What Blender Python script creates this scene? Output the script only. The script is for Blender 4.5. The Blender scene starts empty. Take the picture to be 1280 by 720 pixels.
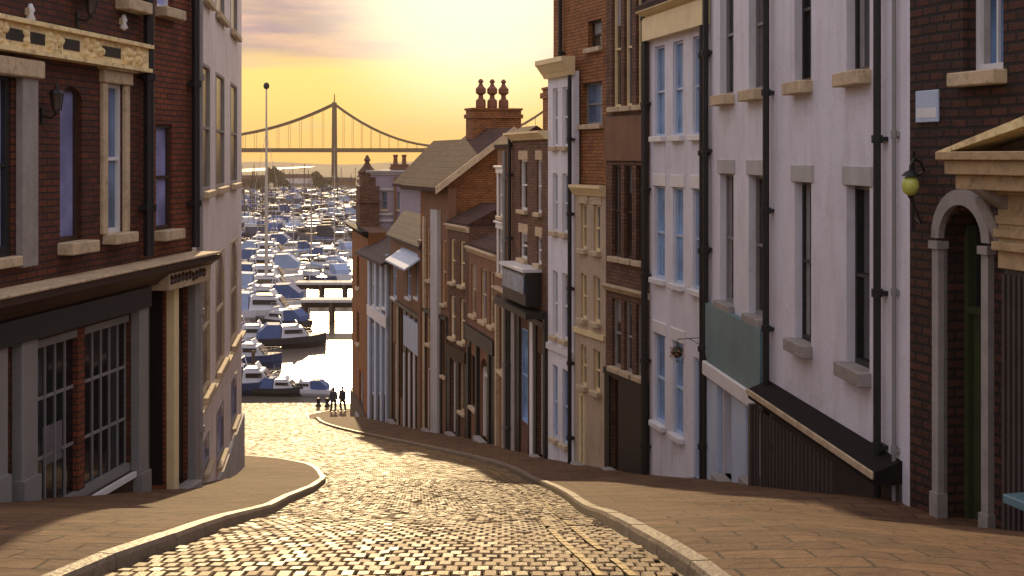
import bpy, math, random
from mathutils import Vector, Matrix
random.seed(7)
R = math.radians
C = bpy.context.scene.collection
F, HZ = 1600.0, 195.0            # focal length in pixels of the 1280 px wide photo, horizon row

# ------------------------------------------------------------------ terrain profile (down the hill)
KN = [(-60, -1.2), (-20, -1.35), (0, -1.62), (7, -2.3), (14.5, -3.99), (22.8, -5.87), (26.2, -6.63),
      (30, -7.3), (45, -9.84), (60, -12.38), (91, -17.65), (130, -17.65)]
def g(y):
    if y <= KN[0][0]: return KN[0][1]
    for i in range(len(KN)-1):
        a, b = KN[i], KN[i+1]
        if y <= b[0]:
            h = b[0]-a[0]; t = (y-a[0])/h
            def sl(k):
                if k <= 0 or k >= len(KN)-1: return 0 if k >= len(KN)-1 else (KN[1][1]-KN[0][1])/(KN[1][0]-KN[0][0])
                d0 = (KN[k][1]-KN[k-1][1])/(KN[k][0]-KN[k-1][0]); d1 = (KN[k+1][1]-KN[k][1])/(KN[k+1][0]-KN[k][0])
                return 2*d0*d1/(d0+d1) if d0*d1 > 0 else 0
            m0, m1 = sl(i)*h, sl(i+1)*h
            return ((2*t**3-3*t*t+1)*a[1] + (t**3-2*t*t+t)*m0 + (-2*t**3+3*t*t)*b[1] + (t**3-t*t)*m1)
    return KN[-1][1]
QY = 91.5                         # quay edge
WZ = -19.2                        # water level
def hit(px, py):                  # pixel of the photo -> point on the street
    s = (py-HZ)/F; y = 5.0
    while y < QY and -(g(y)+.08)/y > s: y += .02
    return ((px-640)/F*y, y)

# ------------------------------------------------------------------ mesh builder
class MB:
    def __init__(s): s.v = []; s.f = []; s.mi = []
    def quad(s, *p, m=0):
        n = len(s.v); s.v += [tuple(q) for q in p]; s.f.append(tuple(range(n, n+len(p)))); s.mi.append(m); return s
    def box(s, x0, x1, y0, y1, z0, z1, m=0):
        n = len(s.v)
        s.v += [(x0,y0,z0),(x1,y0,z0),(x1,y1,z0),(x0,y1,z0),(x0,y0,z1),(x1,y0,z1),(x1,y1,z1),(x0,y1,z1)]
        for f in ((0,3,2,1),(4,5,6,7),(0,1,5,4),(1,2,6,5),(2,3,7,6),(3,0,4,7)): s.f.append(tuple(n+i for i in f)); s.mi.append(m)
        return s
    def prism(s, pts, vec, m=0):      # polygon pts (3d) extruded by vec
        n = len(s.v); k = len(pts); v = Vector(vec)
        s.v += [tuple(p) for p in pts] + [tuple(Vector(p)+v) for p in pts]
        s.f.append(tuple(range(n+k-1, n-1, -1))); s.f.append(tuple(range(n+k, n+2*k))); s.mi += [m, m]
        for i in range(k):
            j = (i+1) % k; s.f.append((n+i, n+j, n+k+j, n+k+i)); s.mi.append(m)
        return s
    def tube(s, a, b, r0, r1=None, k=8, m=0):
        a, b = Vector(a), Vector(b); r1 = r0 if r1 is None else r1
        d = (b-a).normalized(); u = d.orthogonal().normalized(); w = d.cross(u); n = len(s.v)
        for p, r in ((a, r0), (b, r1)):
            for i in range(k):
                t = 2*math.pi*i/k; s.v.append(tuple(p+(u*math.cos(t)+w*math.sin(t))*r))
        for i in range(k):
            j = (i+1) % k; s.f.append((n+i, n+j, n+k+j, n+k+i)); s.mi.append(m)
        s.f.append(tuple(n+i for i in reversed(range(k)))); s.f.append(tuple(n+k+i for i in range(k))); s.mi += [m, m]
        return s
    def path(s, pts, r, k=6, m=0):
        for a, b in zip(pts, pts[1:]): s.tube(a, b, r, r, k, m)
        return s
    def lathe(s, c, prof, k=12, m=0):  # prof [(r,z)]
        n = len(s.v); c = Vector(c)
        for r, z in prof:
            for i in range(k):
                t = 2*math.pi*i/k; s.v.append((c.x+r*math.cos(t), c.y+r*math.sin(t), c.z+z))
        for j in range(len(prof)-1):
            for i in range(k):
                a = n+j*k+i; b = n+j*k+(i+1) % k; s.f.append((a, b, b+k, a+k)); s.mi.append(m)
        s.f.append(tuple(n+i for i in reversed(range(k)))); s.f.append(tuple(n+(len(prof)-1)*k+i for i in range(k))); s.mi += [m, m]
        return s
    def build(s, name, mat, parent=None, smooth=False, bevel=0):
        me = bpy.data.meshes.new(name); me.from_pydata(s.v, [], s.f)
        for mm in (mat if isinstance(mat, (list, tuple)) else [mat]): me.materials.append(mm)
        if any(s.mi): me.polygons.foreach_set('material_index', s.mi)
        if smooth: me.polygons.foreach_set('use_smooth', [True]*len(s.f))
        me.update()
        o = bpy.data.objects.new(name, me); C.objects.link(o)
        if parent: o.parent = parent
        if bevel:
            b = o.modifiers.new('bevel', 'BEVEL'); b.width = bevel; b.segments = 1; b.limit_method = 'ANGLE'
        return o
def tag(o, label=None, cat=None, group=None, kind=None):
    for k, v in (('label', label), ('category', cat), ('group', group), ('kind', kind)):
        if v: o[k] = v
    return o
def empty(name, loc, rz=0):
    o = bpy.data.objects.new(name, None); C.objects.link(o); o.location = loc; o.rotation_euler = (0, 0, rz)
    o.empty_display_size = .2; return o
def copy_tree(o, parent=None):
    c = o.copy(); C.objects.link(c)
    if parent: c.parent = parent
    for ch in list(KIDS.get(o.name, [])) or [x for x in o.children if x.name != c.name]:
        copy_tree(ch, c)
    return c
KIDS = {}
WR = random.Random(99)

# ------------------------------------------------------------------ materials
def nm(name):
    m = bpy.data.materials.new(name); m.use_nodes = True; n = m.node_tree.nodes; l = m.node_tree.links
    return m, n, l, n['Principled BSDF']
def node(n, t, **k):
    x = n.new(t)
    for a, v in k.items():
        if a in x.inputs: x.inputs[a].default_value = v
        else: setattr(x, a, v)
    return x
def ramp(n, stops):
    r = n.new('ShaderNodeValToRGB'); e = r.color_ramp.elements
    while len(e) < len(stops): e.new(.5)
    for q, (p, c) in zip(e, stops): q.position = p; q.color = (*c, 1)
    return r
def sc(c, k): return tuple(min(1, x*k) for x in c)
def surf(name, col, rough=.7, var=.25, scale=2.5, bump=.15, bscale=30, streak=0, metallic=0, spec=.5, dark=None, dirt=0):
    m, n, l, b = nm(name)
    tc = n.new('ShaderNodeTexCoord')
    no = node(n, 'ShaderNodeTexNoise', Scale=scale, Detail=6.0, Roughness=.65)
    l.new(tc.outputs['Object'], no.inputs['Vector'])
    rp = ramp(n, [(.25, sc(col, 1-var)), (.5, col), (.78, sc(col, 1+var*.7))]); l.new(no.outputs['Fac'], rp.inputs['Fac'])
    out = rp.outputs['Color']
    if streak:
        mp = node(n, 'ShaderNodeMapping'); mp.inputs['Scale'].default_value = (2.2, 2.2, .4); l.new(tc.outputs['Object'], mp.inputs['Vector'])
        n2 = node(n, 'ShaderNodeTexNoise', Scale=1.0, Detail=5.0, Roughness=.7); l.new(mp.outputs['Vector'], n2.inputs['Vector'])
        r2 = ramp(n, [(.45, (1, 1, 1)), (.75, dark or (.6, .53, .47))]); l.new(n2.outputs['Fac'], r2.inputs['Fac'])
        mx = node(n, 'ShaderNodeMix', data_type='RGBA', blend_type='MULTIPLY'); mx.inputs[0].default_value = streak
        l.new(out, mx.inputs[6]); l.new(r2.outputs['Color'], mx.inputs[7]); out = mx.outputs[2]
    if dirt:
        n3 = node(n, 'ShaderNodeTexNoise', Scale=9.0, Detail=8.0, Roughness=.75); l.new(tc.outputs['Object'], n3.inputs['Vector'])
        r3 = ramp(n, [(.52, (1, 1, 1)), (.66, (.3, .24, .18))]); l.new(n3.outputs['Fac'], r3.inputs['Fac'])
        mx = node(n, 'ShaderNodeMix', data_type='RGBA', blend_type='MULTIPLY'); mx.inputs[0].default_value = dirt
        l.new(out, mx.inputs[6]); l.new(r3.outputs['Color'], mx.inputs[7]); out = mx.outputs[2]
        if streak:      # hairline cracks and repaired patches
            vo = node(n, 'ShaderNodeTexVoronoi', feature='DISTANCE_TO_EDGE', Scale=.55); nd = node(n, 'ShaderNodeTexNoise', Scale=2.5, Detail=5.0); l.new(tc.outputs['Object'], nd.inputs['Vector'])
            m1 = node(n, 'ShaderNodeMix', data_type='RGBA', blend_type='LINEAR_LIGHT'); m1.inputs[0].default_value = .35; l.new(tc.outputs['Object'], m1.inputs[6]); l.new(nd.outputs['Color'], m1.inputs[7]); l.new(m1.outputs[2], vo.inputs['Vector'])
            rc = ramp(n, [(0, (.45, .4, .36)), (.006, (.75, .72, .7)), (.014, (1, 1, 1))]); l.new(vo.outputs['Distance'], rc.inputs['Fac'])
            m2 = node(n, 'ShaderNodeMix', data_type='RGBA', blend_type='MULTIPLY'); m2.inputs[0].default_value = .16; l.new(out, m2.inputs[6]); l.new(rc.outputs['Color'], m2.inputs[7])
            vp = node(n, 'ShaderNodeTexVoronoi', Scale=.45); l.new(m1.outputs[2], vp.inputs['Vector']); rp2 = ramp(n, [(.2, (.93, .92, .91)), (.6, (1, 1, 1))]); l.new(vp.outputs['Color'], rp2.inputs['Fac'])
            m3 = node(n, 'ShaderNodeMix', data_type='RGBA', blend_type='MULTIPLY'); m3.inputs[0].default_value = 1; l.new(m2.outputs[2], m3.inputs[6]); l.new(rp2.outputs['Color'], m3.inputs[7]); out = m3.outputs[2]
    l.new(out, b.inputs['Base Color'])
    b.inputs['Roughness'].default_value = rough; b.inputs['Metallic'].default_value = metallic
    b.inputs['Specular IOR Level'].default_value = spec
    if bump:
        nb = node(n, 'ShaderNodeTexNoise', Scale=float(bscale), Detail=4.0); l.new(tc.outputs['Object'], nb.inputs['Vector'])
        bp = node(n, 'ShaderNodeBump', Strength=bump, Distance=.02); l.new(nb.outputs['Fac'], bp.inputs['Height']); l.new(bp.outputs['Normal'], b.inputs['Normal'])
    return m
def brick(name, c1, c2, mortar, w=.23, h=.078, ms=.012, rough=.8, bump=.8):
    m, n, l, b = nm(name)
    tc = n.new('ShaderNodeTexCoord'); sp = n.new('ShaderNodeSeparateXYZ'); l.new(tc.outputs['Object'], sp.inputs[0])
    ad = node(n, 'ShaderNodeMath', operation='ADD'); l.new(sp.outputs[0], ad.inputs[0]); l.new(sp.outputs[1], ad.inputs[1])
    cb = n.new('ShaderNodeCombineXYZ'); l.new(ad.outputs[0], cb.inputs[0]); l.new(sp.outputs[2], cb.inputs[1])
    # slight wobble of the courses
    nw = node(n, 'ShaderNodeTexNoise', Scale=1.3, Detail=2.0); l.new(tc.outputs['Object'], nw.inputs['Vector'])
    vm = node(n, 'ShaderNodeVectorMath', operation='SCALE'); vm.inputs[3].default_value = .03; l.new(nw.outputs['Color'], vm.inputs[0])
    va = node(n, 'ShaderNodeVectorMath', operation='ADD'); l.new(cb.outputs[0], va.inputs[0]); l.new(vm.outputs[0], va.inputs[1])
    bt = node(n, 'ShaderNodeTexBrick', Scale=1.0); l.new(va.outputs[0], bt.inputs['Vector'])
    bt.inputs['Mortar Size'].default_value = ms; bt.inputs['Brick Width'].default_value = w; bt.inputs['Row Height'].default_value = h
    bt.inputs['Mortar Smooth'].default_value = .3; bt.inputs['Bias'].default_value = 0
    bt.inputs['Color1'].default_value = (*c1, 1); bt.inputs['Color2'].default_value = (*c2, 1); bt.inputs['Mortar'].default_value = (*mortar, 1)
    no = node(n, 'ShaderNodeTexNoise', Scale=3.0, Detail=7.0, Roughness=.7); l.new(tc.outputs['Object'], no.inputs['Vector'])
    rp = ramp(n, [(.3, (.45, .42, .4)), (.55, (1, 1, 1)), (.75, (1.0, 1.0, 1.0))]); l.new(no.outputs['Fac'], rp.inputs['Fac'])
    mx = node(n, 'ShaderNodeMix', data_type='RGBA', blend_type='MULTIPLY'); mx.inputs[0].default_value = .95
    l.new(bt.outputs['Color'], mx.inputs[6]); l.new(rp.outputs['Color'], mx.inputs[7]); l.new(mx.outputs[2], b.inputs['Base Color'])
    b.inputs['Roughness'].default_value = rough
    nb = node(n, 'ShaderNodeTexNoise', Scale=40.0, Detail=4.0); l.new(tc.outputs['Object'], nb.inputs['Vector'])
    mt = node(n, 'ShaderNodeMath', operation='MULTIPLY_ADD'); mt.inputs[1].default_value = -1.0; l.new(bt.outputs['Fac'], mt.inputs[0]); l.new(nb.outputs['Fac'], mt.inputs[2])
    bp = node(n, 'ShaderNodeBump', Strength=bump, Distance=.012); l.new(mt.outputs[0], bp.inputs['Height']); l.new(bp.outputs['Normal'], b.inputs['Normal'])
    return m
def glass(name, col, rough=.06, wav=.25, spec=.9, curtain=None):
    m, n, l, b = nm(name)
    tc = n.new('ShaderNodeTexCoord')
    no = node(n, 'ShaderNodeTexNoise', Scale=1.6, Detail=2.0); l.new(tc.outputs['Object'], no.inputs['Vector'])
    rp = ramp(n, [(.35, sc(col, .6)), (.65, sc(col, 1.3))]); l.new(no.outputs['Fac'], rp.inputs['Fac']); l.new(rp.outputs['Color'], b.inputs['Base Color'])
    b.inputs['Roughness'].default_value = rough; b.inputs['Specular IOR Level'].default_value = spec
    n2 = node(n, 'ShaderNodeTexNoise', Scale=2.2, Detail=1.0); l.new(tc.outputs['Object'], n2.inputs['Vector'])
    bp = node(n, 'ShaderNodeBump', Strength=wav, Distance=.02); l.new(n2.outputs['Fac'], bp.inputs['Height']); l.new(bp.outputs['Normal'], b.inputs['Normal'])
    return m
M = {}
M['brick_dark'] = brick('brick_dark', (.15, .036, .011), (.085, .02, .008), (.025, .014, .01))
M['brick_red'] = brick('brick_red', (.26, .062, .018), (.18, .042, .014), (.05, .025, .015))
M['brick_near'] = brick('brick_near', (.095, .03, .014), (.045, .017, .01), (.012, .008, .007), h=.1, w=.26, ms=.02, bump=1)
M['brick_brown'] = brick('brick_brown', (.22, .1, .05), (.14, .062, .033), (.07, .04, .026))
M['brick_orange_lit'] = brick('brick_orange_lit', (.42, .16, .04), (.3, .11, .03), (.12, .055, .022))  # this and the terrace browns are raised to paint in golden glow
M['render_pink'] = surf('render_pink', (.77, .76, .82), .75, .09, 1.2, .35, 30, .5, dirt=.1)
M['render_white'] = surf('render_white', (.8, .79, .83), .75, .09, 1.2, .3, 30, .5, dirt=.1)
M['render_grey'] = surf('render_grey', (.5, .49, .47), .75, .15, 1.2, .25, 30, .5)
M['render_cream'] = surf('render_cream', (.86, .77, .71), .75, .14, 1.5, .3, 30, .45, dirt=.3)
M['render_ochre'] = surf('render_ochre', (.55, .43, .29), .75, .14, 1.5, .3, 30, .55, dirt=.4)
M['render_brown'] = surf('render_brown', (.23, .115, .06), .8, .2, 1.5, .3, 30, .5)
M['render_lilac'] = surf('render_lilac', (.34, .29, .33), .8, .15, 1.5, .3, 30, .5)
M['stone'] = surf('stone', (.58, .45, .28), .75, .3, 5, .5, 25, 0, dirt=.55)
M['stone_grey'] = surf('stone_grey', (.34, .31, .28), .75, .25, 4, .4, 25, .4)
M['stucco_gold_lit'] = surf('stucco_gold_lit', (.92, .72, .36), .6, .3, 6, .9, 14, 0, dirt=.7)  # gold base brightened to paint in sunlight on frieze and pediment
M['cream_paint'] = surf('cream_paint', (.86, .7, .38), .5, .15, 3, .2, 20, .3)
M['cream_old'] = surf('cream_old', (.5, .36, .19), .6, .25, 3, .2, 20, .4, dirt=.5)
M['white_paint'] = surf('white_paint', (.78, .77, .75), .45, .08, 3, .1, 20, .2)
M['grey_paint'] = surf('grey_paint', (.25, .24, .225), .5, .12, 3, .1, 20, .3)
M['blue_paint'] = surf('blue_paint', (.3, .45, .68), .45, .15, 2, .1, 20, .3)
M['paleblue_paint'] = surf('paleblue_paint', (.5, .6, .74), .5, .12, 2, .1, 20, .35)
M['teal_paint'] = surf('teal_paint', (.13, .24, .26), .45, .25, 1.5, .1, 20, .4)
M['black_paint'] = surf('black_paint', (.018, .016, .016), .4, .3, 3, .15, 20)
M['brown_wood'] = surf('brown_wood', (.05, .022, .011), .55, .4, 4, .3, 20, .5)
M['green_door'] = surf('green_door', (.045, .055, .022), .5, .25, 3, .15, 20, .4)
M['dark_paint'] = surf('dark_paint', (.07, .055, .05), .5, .3, 3, .15, 20)
M['metal_black'] = surf('metal_black', (.02, .02, .02), .5, .3, 5, .3, 40, metallic=.3)
M['petal'] = surf('petal', (.6, .25, .12), .6, .4, 6, 0)
M['net'] = surf('net', (.3, .28, .27), .6, .3, 6, .3, 12)
M['net_dim'] = surf('net_dim', (.13, .12, .13), .6, .3, 6, .3, 12)
M['lead'] = surf('lead', (.012, .01, .009), .85, .3, 3, .2, 20, spec=.15)
M['slate'] = brick('slate', (.08, .045, .032), (.055, .033, .026), (.035, .025, .02), w=.3, h=.2, ms=.012, rough=.7)
M['slate_grey'] = brick('slate_grey', (.09, .085, .09), (.06, .06, .065), (.02, .02, .02), w=.3, h=.2, ms=.012, rough=.6)
M['tile_roof'] = brick('tile_roof', (.085, .033, .018), (.06, .025, .015), (.03, .018, .013), w=.3, h=.2, ms=.015, rough=.95)
M['terracotta'] = surf('terracotta', (.22, .09, .045), .8, .25, 4, .2, 20)
M['glass_dark'] = glass('glass_dark', (.012, .013, .016))
M['glass_blue'] = glass('glass_blue', (.12, .2, .34), .12)
M['blind_blue'] = glass('blind_blue', (.2, .34, .55), .25, .15, .7)
M['glass_violet'] = glass('glass_violet', (.3, .31, .56), .35, .1, .4)
M['glass_brown'] = glass('glass_brown', (.07, .05, .04), .1)
M['glass_tan'] = glass('glass_tan', (.2, .14, .1), .3, .1, .4)
M['lamp_glass'] = surf('lamp_glass', (.55, .6, .12), .25, .3, 8, .2, 20)
M['skin'] = surf('skin', (.4, .24, .17), .6, .1, 5, 0)
M['coat'] = surf('coat', (.03, .03, .04), .8, .2, 5, .2)
M['trousers'] = surf('trousers', (.02, .022, .035), .8, .2, 5, .2)
M['hair'] = surf('hair', (.02, .012, .008), .6, .2, 20, .3)
M['hull_white'] = surf('hull_white', (.62, .63, .66), .45, .08, 1, 0)
M['hull_navy'] = surf('hull_navy', (.03, .05, .12), .25, .15, 1, 0)
M['hull_dark'] = surf('hull_dark', (.025, .025, .03), .55, .2, 1, 0)
M['canvas_blue'] = surf('canvas_blue', (.06, .11, .26), .7, .25, 2, .3, 8)
M['hull_grey'] = surf('hull_grey', (.18, .18, .21), .55, .2, 1, 0)
M['mast_brown'] = surf('mast_brown', (.13, .09, .06), .6, .2, 1, 0)
M['cabin_tan'] = surf('cabin_tan', (.25, .2, .17), .6, .2, 1, 0)
M['canvas_dark'] = surf('canvas_dark', (.03, .035, .06), .7, .25, 2, .3, 8)
M['canvas_sky'] = surf('canvas_sky', (.3, .4, .58), .7, .2, 2, .3, 8)
M['deck_wood'] = surf('deck_wood', (.2, .15, .11), .8, .25, 2, .3, 15, .3)
M['alu'] = surf('alu', (.55, .5, .45), .35, .1, 4, 0, metallic=.7)
M['bridge_steel'] = surf('bridge_steel', (.03, .018, .01), .7, .15, .1, 0)
M['foliage'] = surf('foliage', (.06, .07, .03), .8, .35, .5, 0)
M['bark'] = surf('bark', (.09, .06, .04), .9, .3, 2, .3)
M['quay_stone'] = brick('quay_stone', (.2, .17, .14), (.15, .13, .11), (.05, .045, .04), w=.9, h=.4, ms=.03)
M['land'] = surf('land', (.09, .08, .05), .9, .35, .02, 0)
M['kerb'] = surf('kerb', (.2, .15, .1), .55, .3, 3, .5, 25, 0, dirt=.4)
M['earth'] = surf('earth', (.1, .065, .036), .6, .3, 3, .4, 30)

# road setts: one colour per stone
m, n, l, b = nm('setts')
ge = n.new('ShaderNodeNewGeometry'); tc = n.new('ShaderNodeTexCoord')
rp = ramp(n, [(0, (.14, .085, .036)), (.3, (.22, .135, .055)), (.75, (.29, .18, .075)), (1, (.36, .24, .11))]); l.new(ge.outputs['Random Per Island'], rp.inputs['Fac'])
no = node(n, 'ShaderNodeTexNoise', Scale=.7, Detail=8.0, Roughness=.7); l.new(tc.outputs['Object'], no.inputs['Vector'])
r2 = ramp(n, [(.35, (.4, .36, .33)), (.55, (.9, .9, .9)), (.7, (1, 1, 1))]); l.new(no.outputs['Fac'], r2.inputs['Fac'])
mx = node(n, 'ShaderNodeMix', data_type='RGBA', blend_type='MULTIPLY'); mx.inputs[0].default_value = .8
l.new(rp.outputs['Color'], mx.inputs[6]); l.new(r2.outputs['Color'], mx.inputs[7]); l.new(mx.outputs[2], b.inputs['Base Color'])
mr = node(n, 'ShaderNodeMapRange'); mr.inputs['To Min'].default_value = .48; mr.inputs['To Max'].default_value = .68; b.inputs['Specular IOR Level'].default_value = .35
l.new(ge.outputs['Random Per Island'], mr.inputs['Value']); l.new(mr.outputs[0], b.inputs['Roughness'])
nb = node(n, 'ShaderNodeTexNoise', Scale=45.0, Detail=4.0); l.new(tc.outputs['Object'], nb.inputs['Vector'])
bp = node(n, 'ShaderNodeBump', Strength=.5, Distance=.01); l.new(nb.outputs['Fac'], bp.inputs['Height']); l.new(bp.outputs['Normal'], b.inputs['Normal'])
M['setts'] = m
# pavement flags
m, n, l, b = nm('flags')
tc = n.new('ShaderNodeTexCoord')
bt = node(n, 'ShaderNodeTexBrick', Scale=1.0)
nw = node(n, 'ShaderNodeTexNoise', Scale=2.3, Detail=3.0); l.new(tc.outputs['Object'], nw.inputs['Vector'])
vm = node(n, 'ShaderNodeVectorMath', operation='SCALE'); vm.inputs[3].default_value = .12; l.new(nw.outputs['Color'], vm.inputs[0])
va = node(n, 'ShaderNodeVectorMath', operation='ADD'); l.new(tc.outputs['Object'], va.inputs[0]); l.new(vm.outputs[0], va.inputs[1]); l.new(va.outputs[0], bt.inputs['Vector'])
bt.inputs['Brick Width'].default_value = .5; bt.inputs['Row Height'].default_value = .3; bt.inputs['Mortar Size'].default_value = .011; bt.inputs['Mortar Smooth'].default_value = .4
bt.inputs['Color1'].default_value = (.22, .118, .055, 1); bt.inputs['Color2'].default_value = (.14, .076, .038, 1); bt.inputs['Mortar'].default_value = (.06, .038, .024, 1)
no = node(n, 'ShaderNodeTexNoise', Scale=1.7, Detail=8.0, Roughness=.7); l.new(tc.outputs['Object'], no.inputs['Vector'])
r2 = ramp(n, [(.3, (.5, .46, .44)), (.62, (1, 1, 1))]); l.new(no.outputs['Fac'], r2.inputs['Fac'])
mx = node(n, 'ShaderNodeMix', data_type='RGBA', blend_type='MULTIPLY'); mx.inputs[0].default_value = .85
l.new(bt.outputs['Color'], mx.inputs[6]); l.new(r2.outputs['Color'], mx.inputs[7]); l.new(mx.outputs[2], b.inputs['Base Color'])
b.inputs['Roughness'].default_value = .8; b.inputs['Specular IOR Level'].default_value = .25
nb = node(n, 'ShaderNodeTexNoise', Scale=6.0, Detail=8.0, Roughness=.65); l.new(tc.outputs['Object'], nb.inputs['Vector'])
mt = node(n, 'ShaderNodeMath', operation='MULTIPLY_ADD'); mt.inputs[1].default_value = -.8; l.new(bt.outputs['Fac'], mt.inputs[0]); l.new(nb.outputs['Fac'], mt.inputs[2])
bp = node(n, 'ShaderNodeBump', Strength=1.0, Distance=.05); l.new(mt.outputs[0], bp.inputs['Height']); l.new(bp.outputs['Normal'], b.inputs['Normal'])
M['flags'] = m
# water
m, n, l, b = nm('water')
tc = n.new('ShaderNodeTexCoord'); mp = node(n, 'ShaderNodeMapping'); mp.inputs['Scale'].default_value = (.5, .22, 1); l.new(tc.outputs['Object'], mp.inputs['Vector'])
nb = node(n, 'ShaderNodeTexNoise', Scale=1.0, Detail=4.0); l.new(mp.outputs['Vector'], nb.inputs['Vector'])
bp = node(n, 'ShaderNodeBump', Strength=.25, Distance=.25); l.new(nb.outputs['Fac'], bp.inputs['Height']); l.new(bp.outputs['Normal'], b.inputs['Normal'])
b.inputs['Base Color'].default_value = (.1, .085, .065, 1); b.inputs['Roughness'].default_value = .3; b.inputs['Specular IOR Level'].default_value = .24
M['water'] = m
M['yellow_line'] = surf('yellow_line', (.42, .27, .07), .6, .25, 5, .4, 30, 0, dirt=.6)

# ------------------------------------------------------------------ the ground
def lerp_tab(t, y):
    if y <= t[0][0]: return t[0][1]
    for a, b in zip(t, t[1:]):
        if y <= b[0]:
            k = (y-a[0])/(b[0]-a[0]); return a[1]+(b[1]-a[1])*k
    return t[-1][1]
def smooth_tab(t, y, w=.9): return (lerp_tab(t, y-w)+2*lerp_tab(t, y)+lerp_tab(t, y+w)+lerp_tab(t, y-w/2)*2+lerp_tab(t, y+w/2)*2)/8
def from_px(pts):
    o = [];
    for p in pts:
        x, y = hit(*p); o.append((y, x))
    return sorted(o)
KR = [(-20, 1.35), (3, 1.2)] + from_px([(900,724),(860,700),(780,655),(700,610),(660,592),(630,578),(560,562),(500,550),(430,536),(400,527),(383,518)])
KR += [(80, KR[-1][1]-.3), (86, KR[-1][1]+.1), (89, KR[-1][1]+1.6)]
KL = [(-20, -2.4), (4, -2.35)] + from_px([(80,716),(150,690),(230,664),(300,640),(360,620),(395,606),(408,596),(402,587)])
yl = KL[-1][0]
KL += [(yl+2, KL[-1][1]-.5), (yl+4, KL[-1][1]-1.5), (yl+5.5, KL[-1][1]-2.9), (yl+6.6, KL[-1][1]-5.5), (yl+7.2, KL[-1][1]-10), (yl+7.4, -24)]
YLE = KL[-1][0]
def kr(y): return smooth_tab(KR, y, 1.0+min(2.0, max(0, y-8)*.15) if y < 70 else .9)
def kl(y): return smooth_tab(KL, y, .5) if y < YLE-1 else lerp_tab(KL, y)
def frange(a, b, s):
    o = []; 
    while a < b-1e-6: o.append(a); a += s
    o.append(b); return o
PH = .065
def pz(x, y): return g(y)+PH-min(.3, max(0, .2*(14.4-y)))*max(0, min(1, (x-2.2)/2.2))
# base sheet (bedding between the setts and everything beside them)
mb = MB(); ys = frange(-60, QY, .5); gx = [-90, 2.2, 2.9, 3.6, 4.4, 90]
def zb_(x, y): return pz(x, y)-PH-.03
for a, b2 in zip(ys, ys[1:]):
    for xa, xb in zip(gx, gx[1:]): mb.quad((xa, a, zb_(xa, a)), (xb, a, zb_(xb, a)), (xb, b2, zb_(xb, b2)), (xa, b2, zb_(xa, b2)))
mb.quad((-90, QY, g(QY)-.03), (90, QY, g(QY)-.03), (90, QY, WZ-1.5), (-90, QY, WZ-1.5), m=1)
tag(mb.build('ground', [M['earth'], M['quay_stone']]), kind='structure')
# setts
mb = MB(); V = mb.v; Fc = mb.f
def centre(y): return lerp_tab([(-20, -.4), (14, -.6), (25, -1.4), (33, -3.4), (50, -8.4), (70, -13.5), (91, -15)], y)
def zg(x, y): return g(y) - .005*abs(x-centre(y))**1.2
y = 2.0; row = 0
while y < QY-.15:
    dl = .15 + .0005*y if y < 40 else .24
    wd = .088 if y < 26 else .15
    xl, xr = (kl(y) if y < YLE-.1 else -24), kr(y)
    if y > YLE-.1: xl = max(-.32*y-3, -24)
    xc = centre(y); k0 = int((xl-xc)/wd)-1; k1 = int((xr-xc)/wd)+1
    for k in range(k0, k1+1):
        x0 = xc+(k+(row % 2)*.5)*wd; x1 = x0+wd
        if x0 < xl+.01 or x1 > xr-.01: continue
        if abs(x0)/max(y, 1) > .62 and y < 30 and abs(x0) > 4: continue
        gp = .0042; a = x0+gp*random.uniform(.6, 1.4); c = x1-gp*random.uniform(.6, 1.4); p = y+gp*random.uniform(.7, 1.8)+random.uniform(-.012, .012); q = y+dl-gp*random.uniform(.7, 1.8)
        h = random.gauss(0, .0018)-(.006 if random.random() < .04 else 0); t1 = random.gauss(0, .0012); t2 = random.gauss(0, .0018); e = .009
        n0 = len(V)
        for (X, Y, dz) in ((a, p, -.011), (c, p, -.011), (c, q, -.011), (a, q, -.011), (a+e, p+e*1.3, 0), (c-e, p+e*1.3, 0), (c-e, q-e*1.3, 0), (a+e, q-e*1.3, 0)):
            sx = 1 if X > (a+c)/2 else -1; sy = 1 if Y > (p+q)/2 else -1
            V.append((X, Y, zg(X, Y)+h+dz+(t1*sx+t2*sy if dz == 0 else 0)+(.004)))
        Fc += [(n0+4, n0+5, n0+6, n0+7), (n0, n0+1, n0+5, n0+4), (n0+1, n0+2, n0+6, n0+5), (n0+2, n0+3, n0+7, n0+6), (n0+3, n0, n0+4, n0+7)]
    y += dl; row += 1
mb.mi = [0]*len(Fc)
tag(mb.build('cobbled_road', M['setts']), kind='structure')
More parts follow.
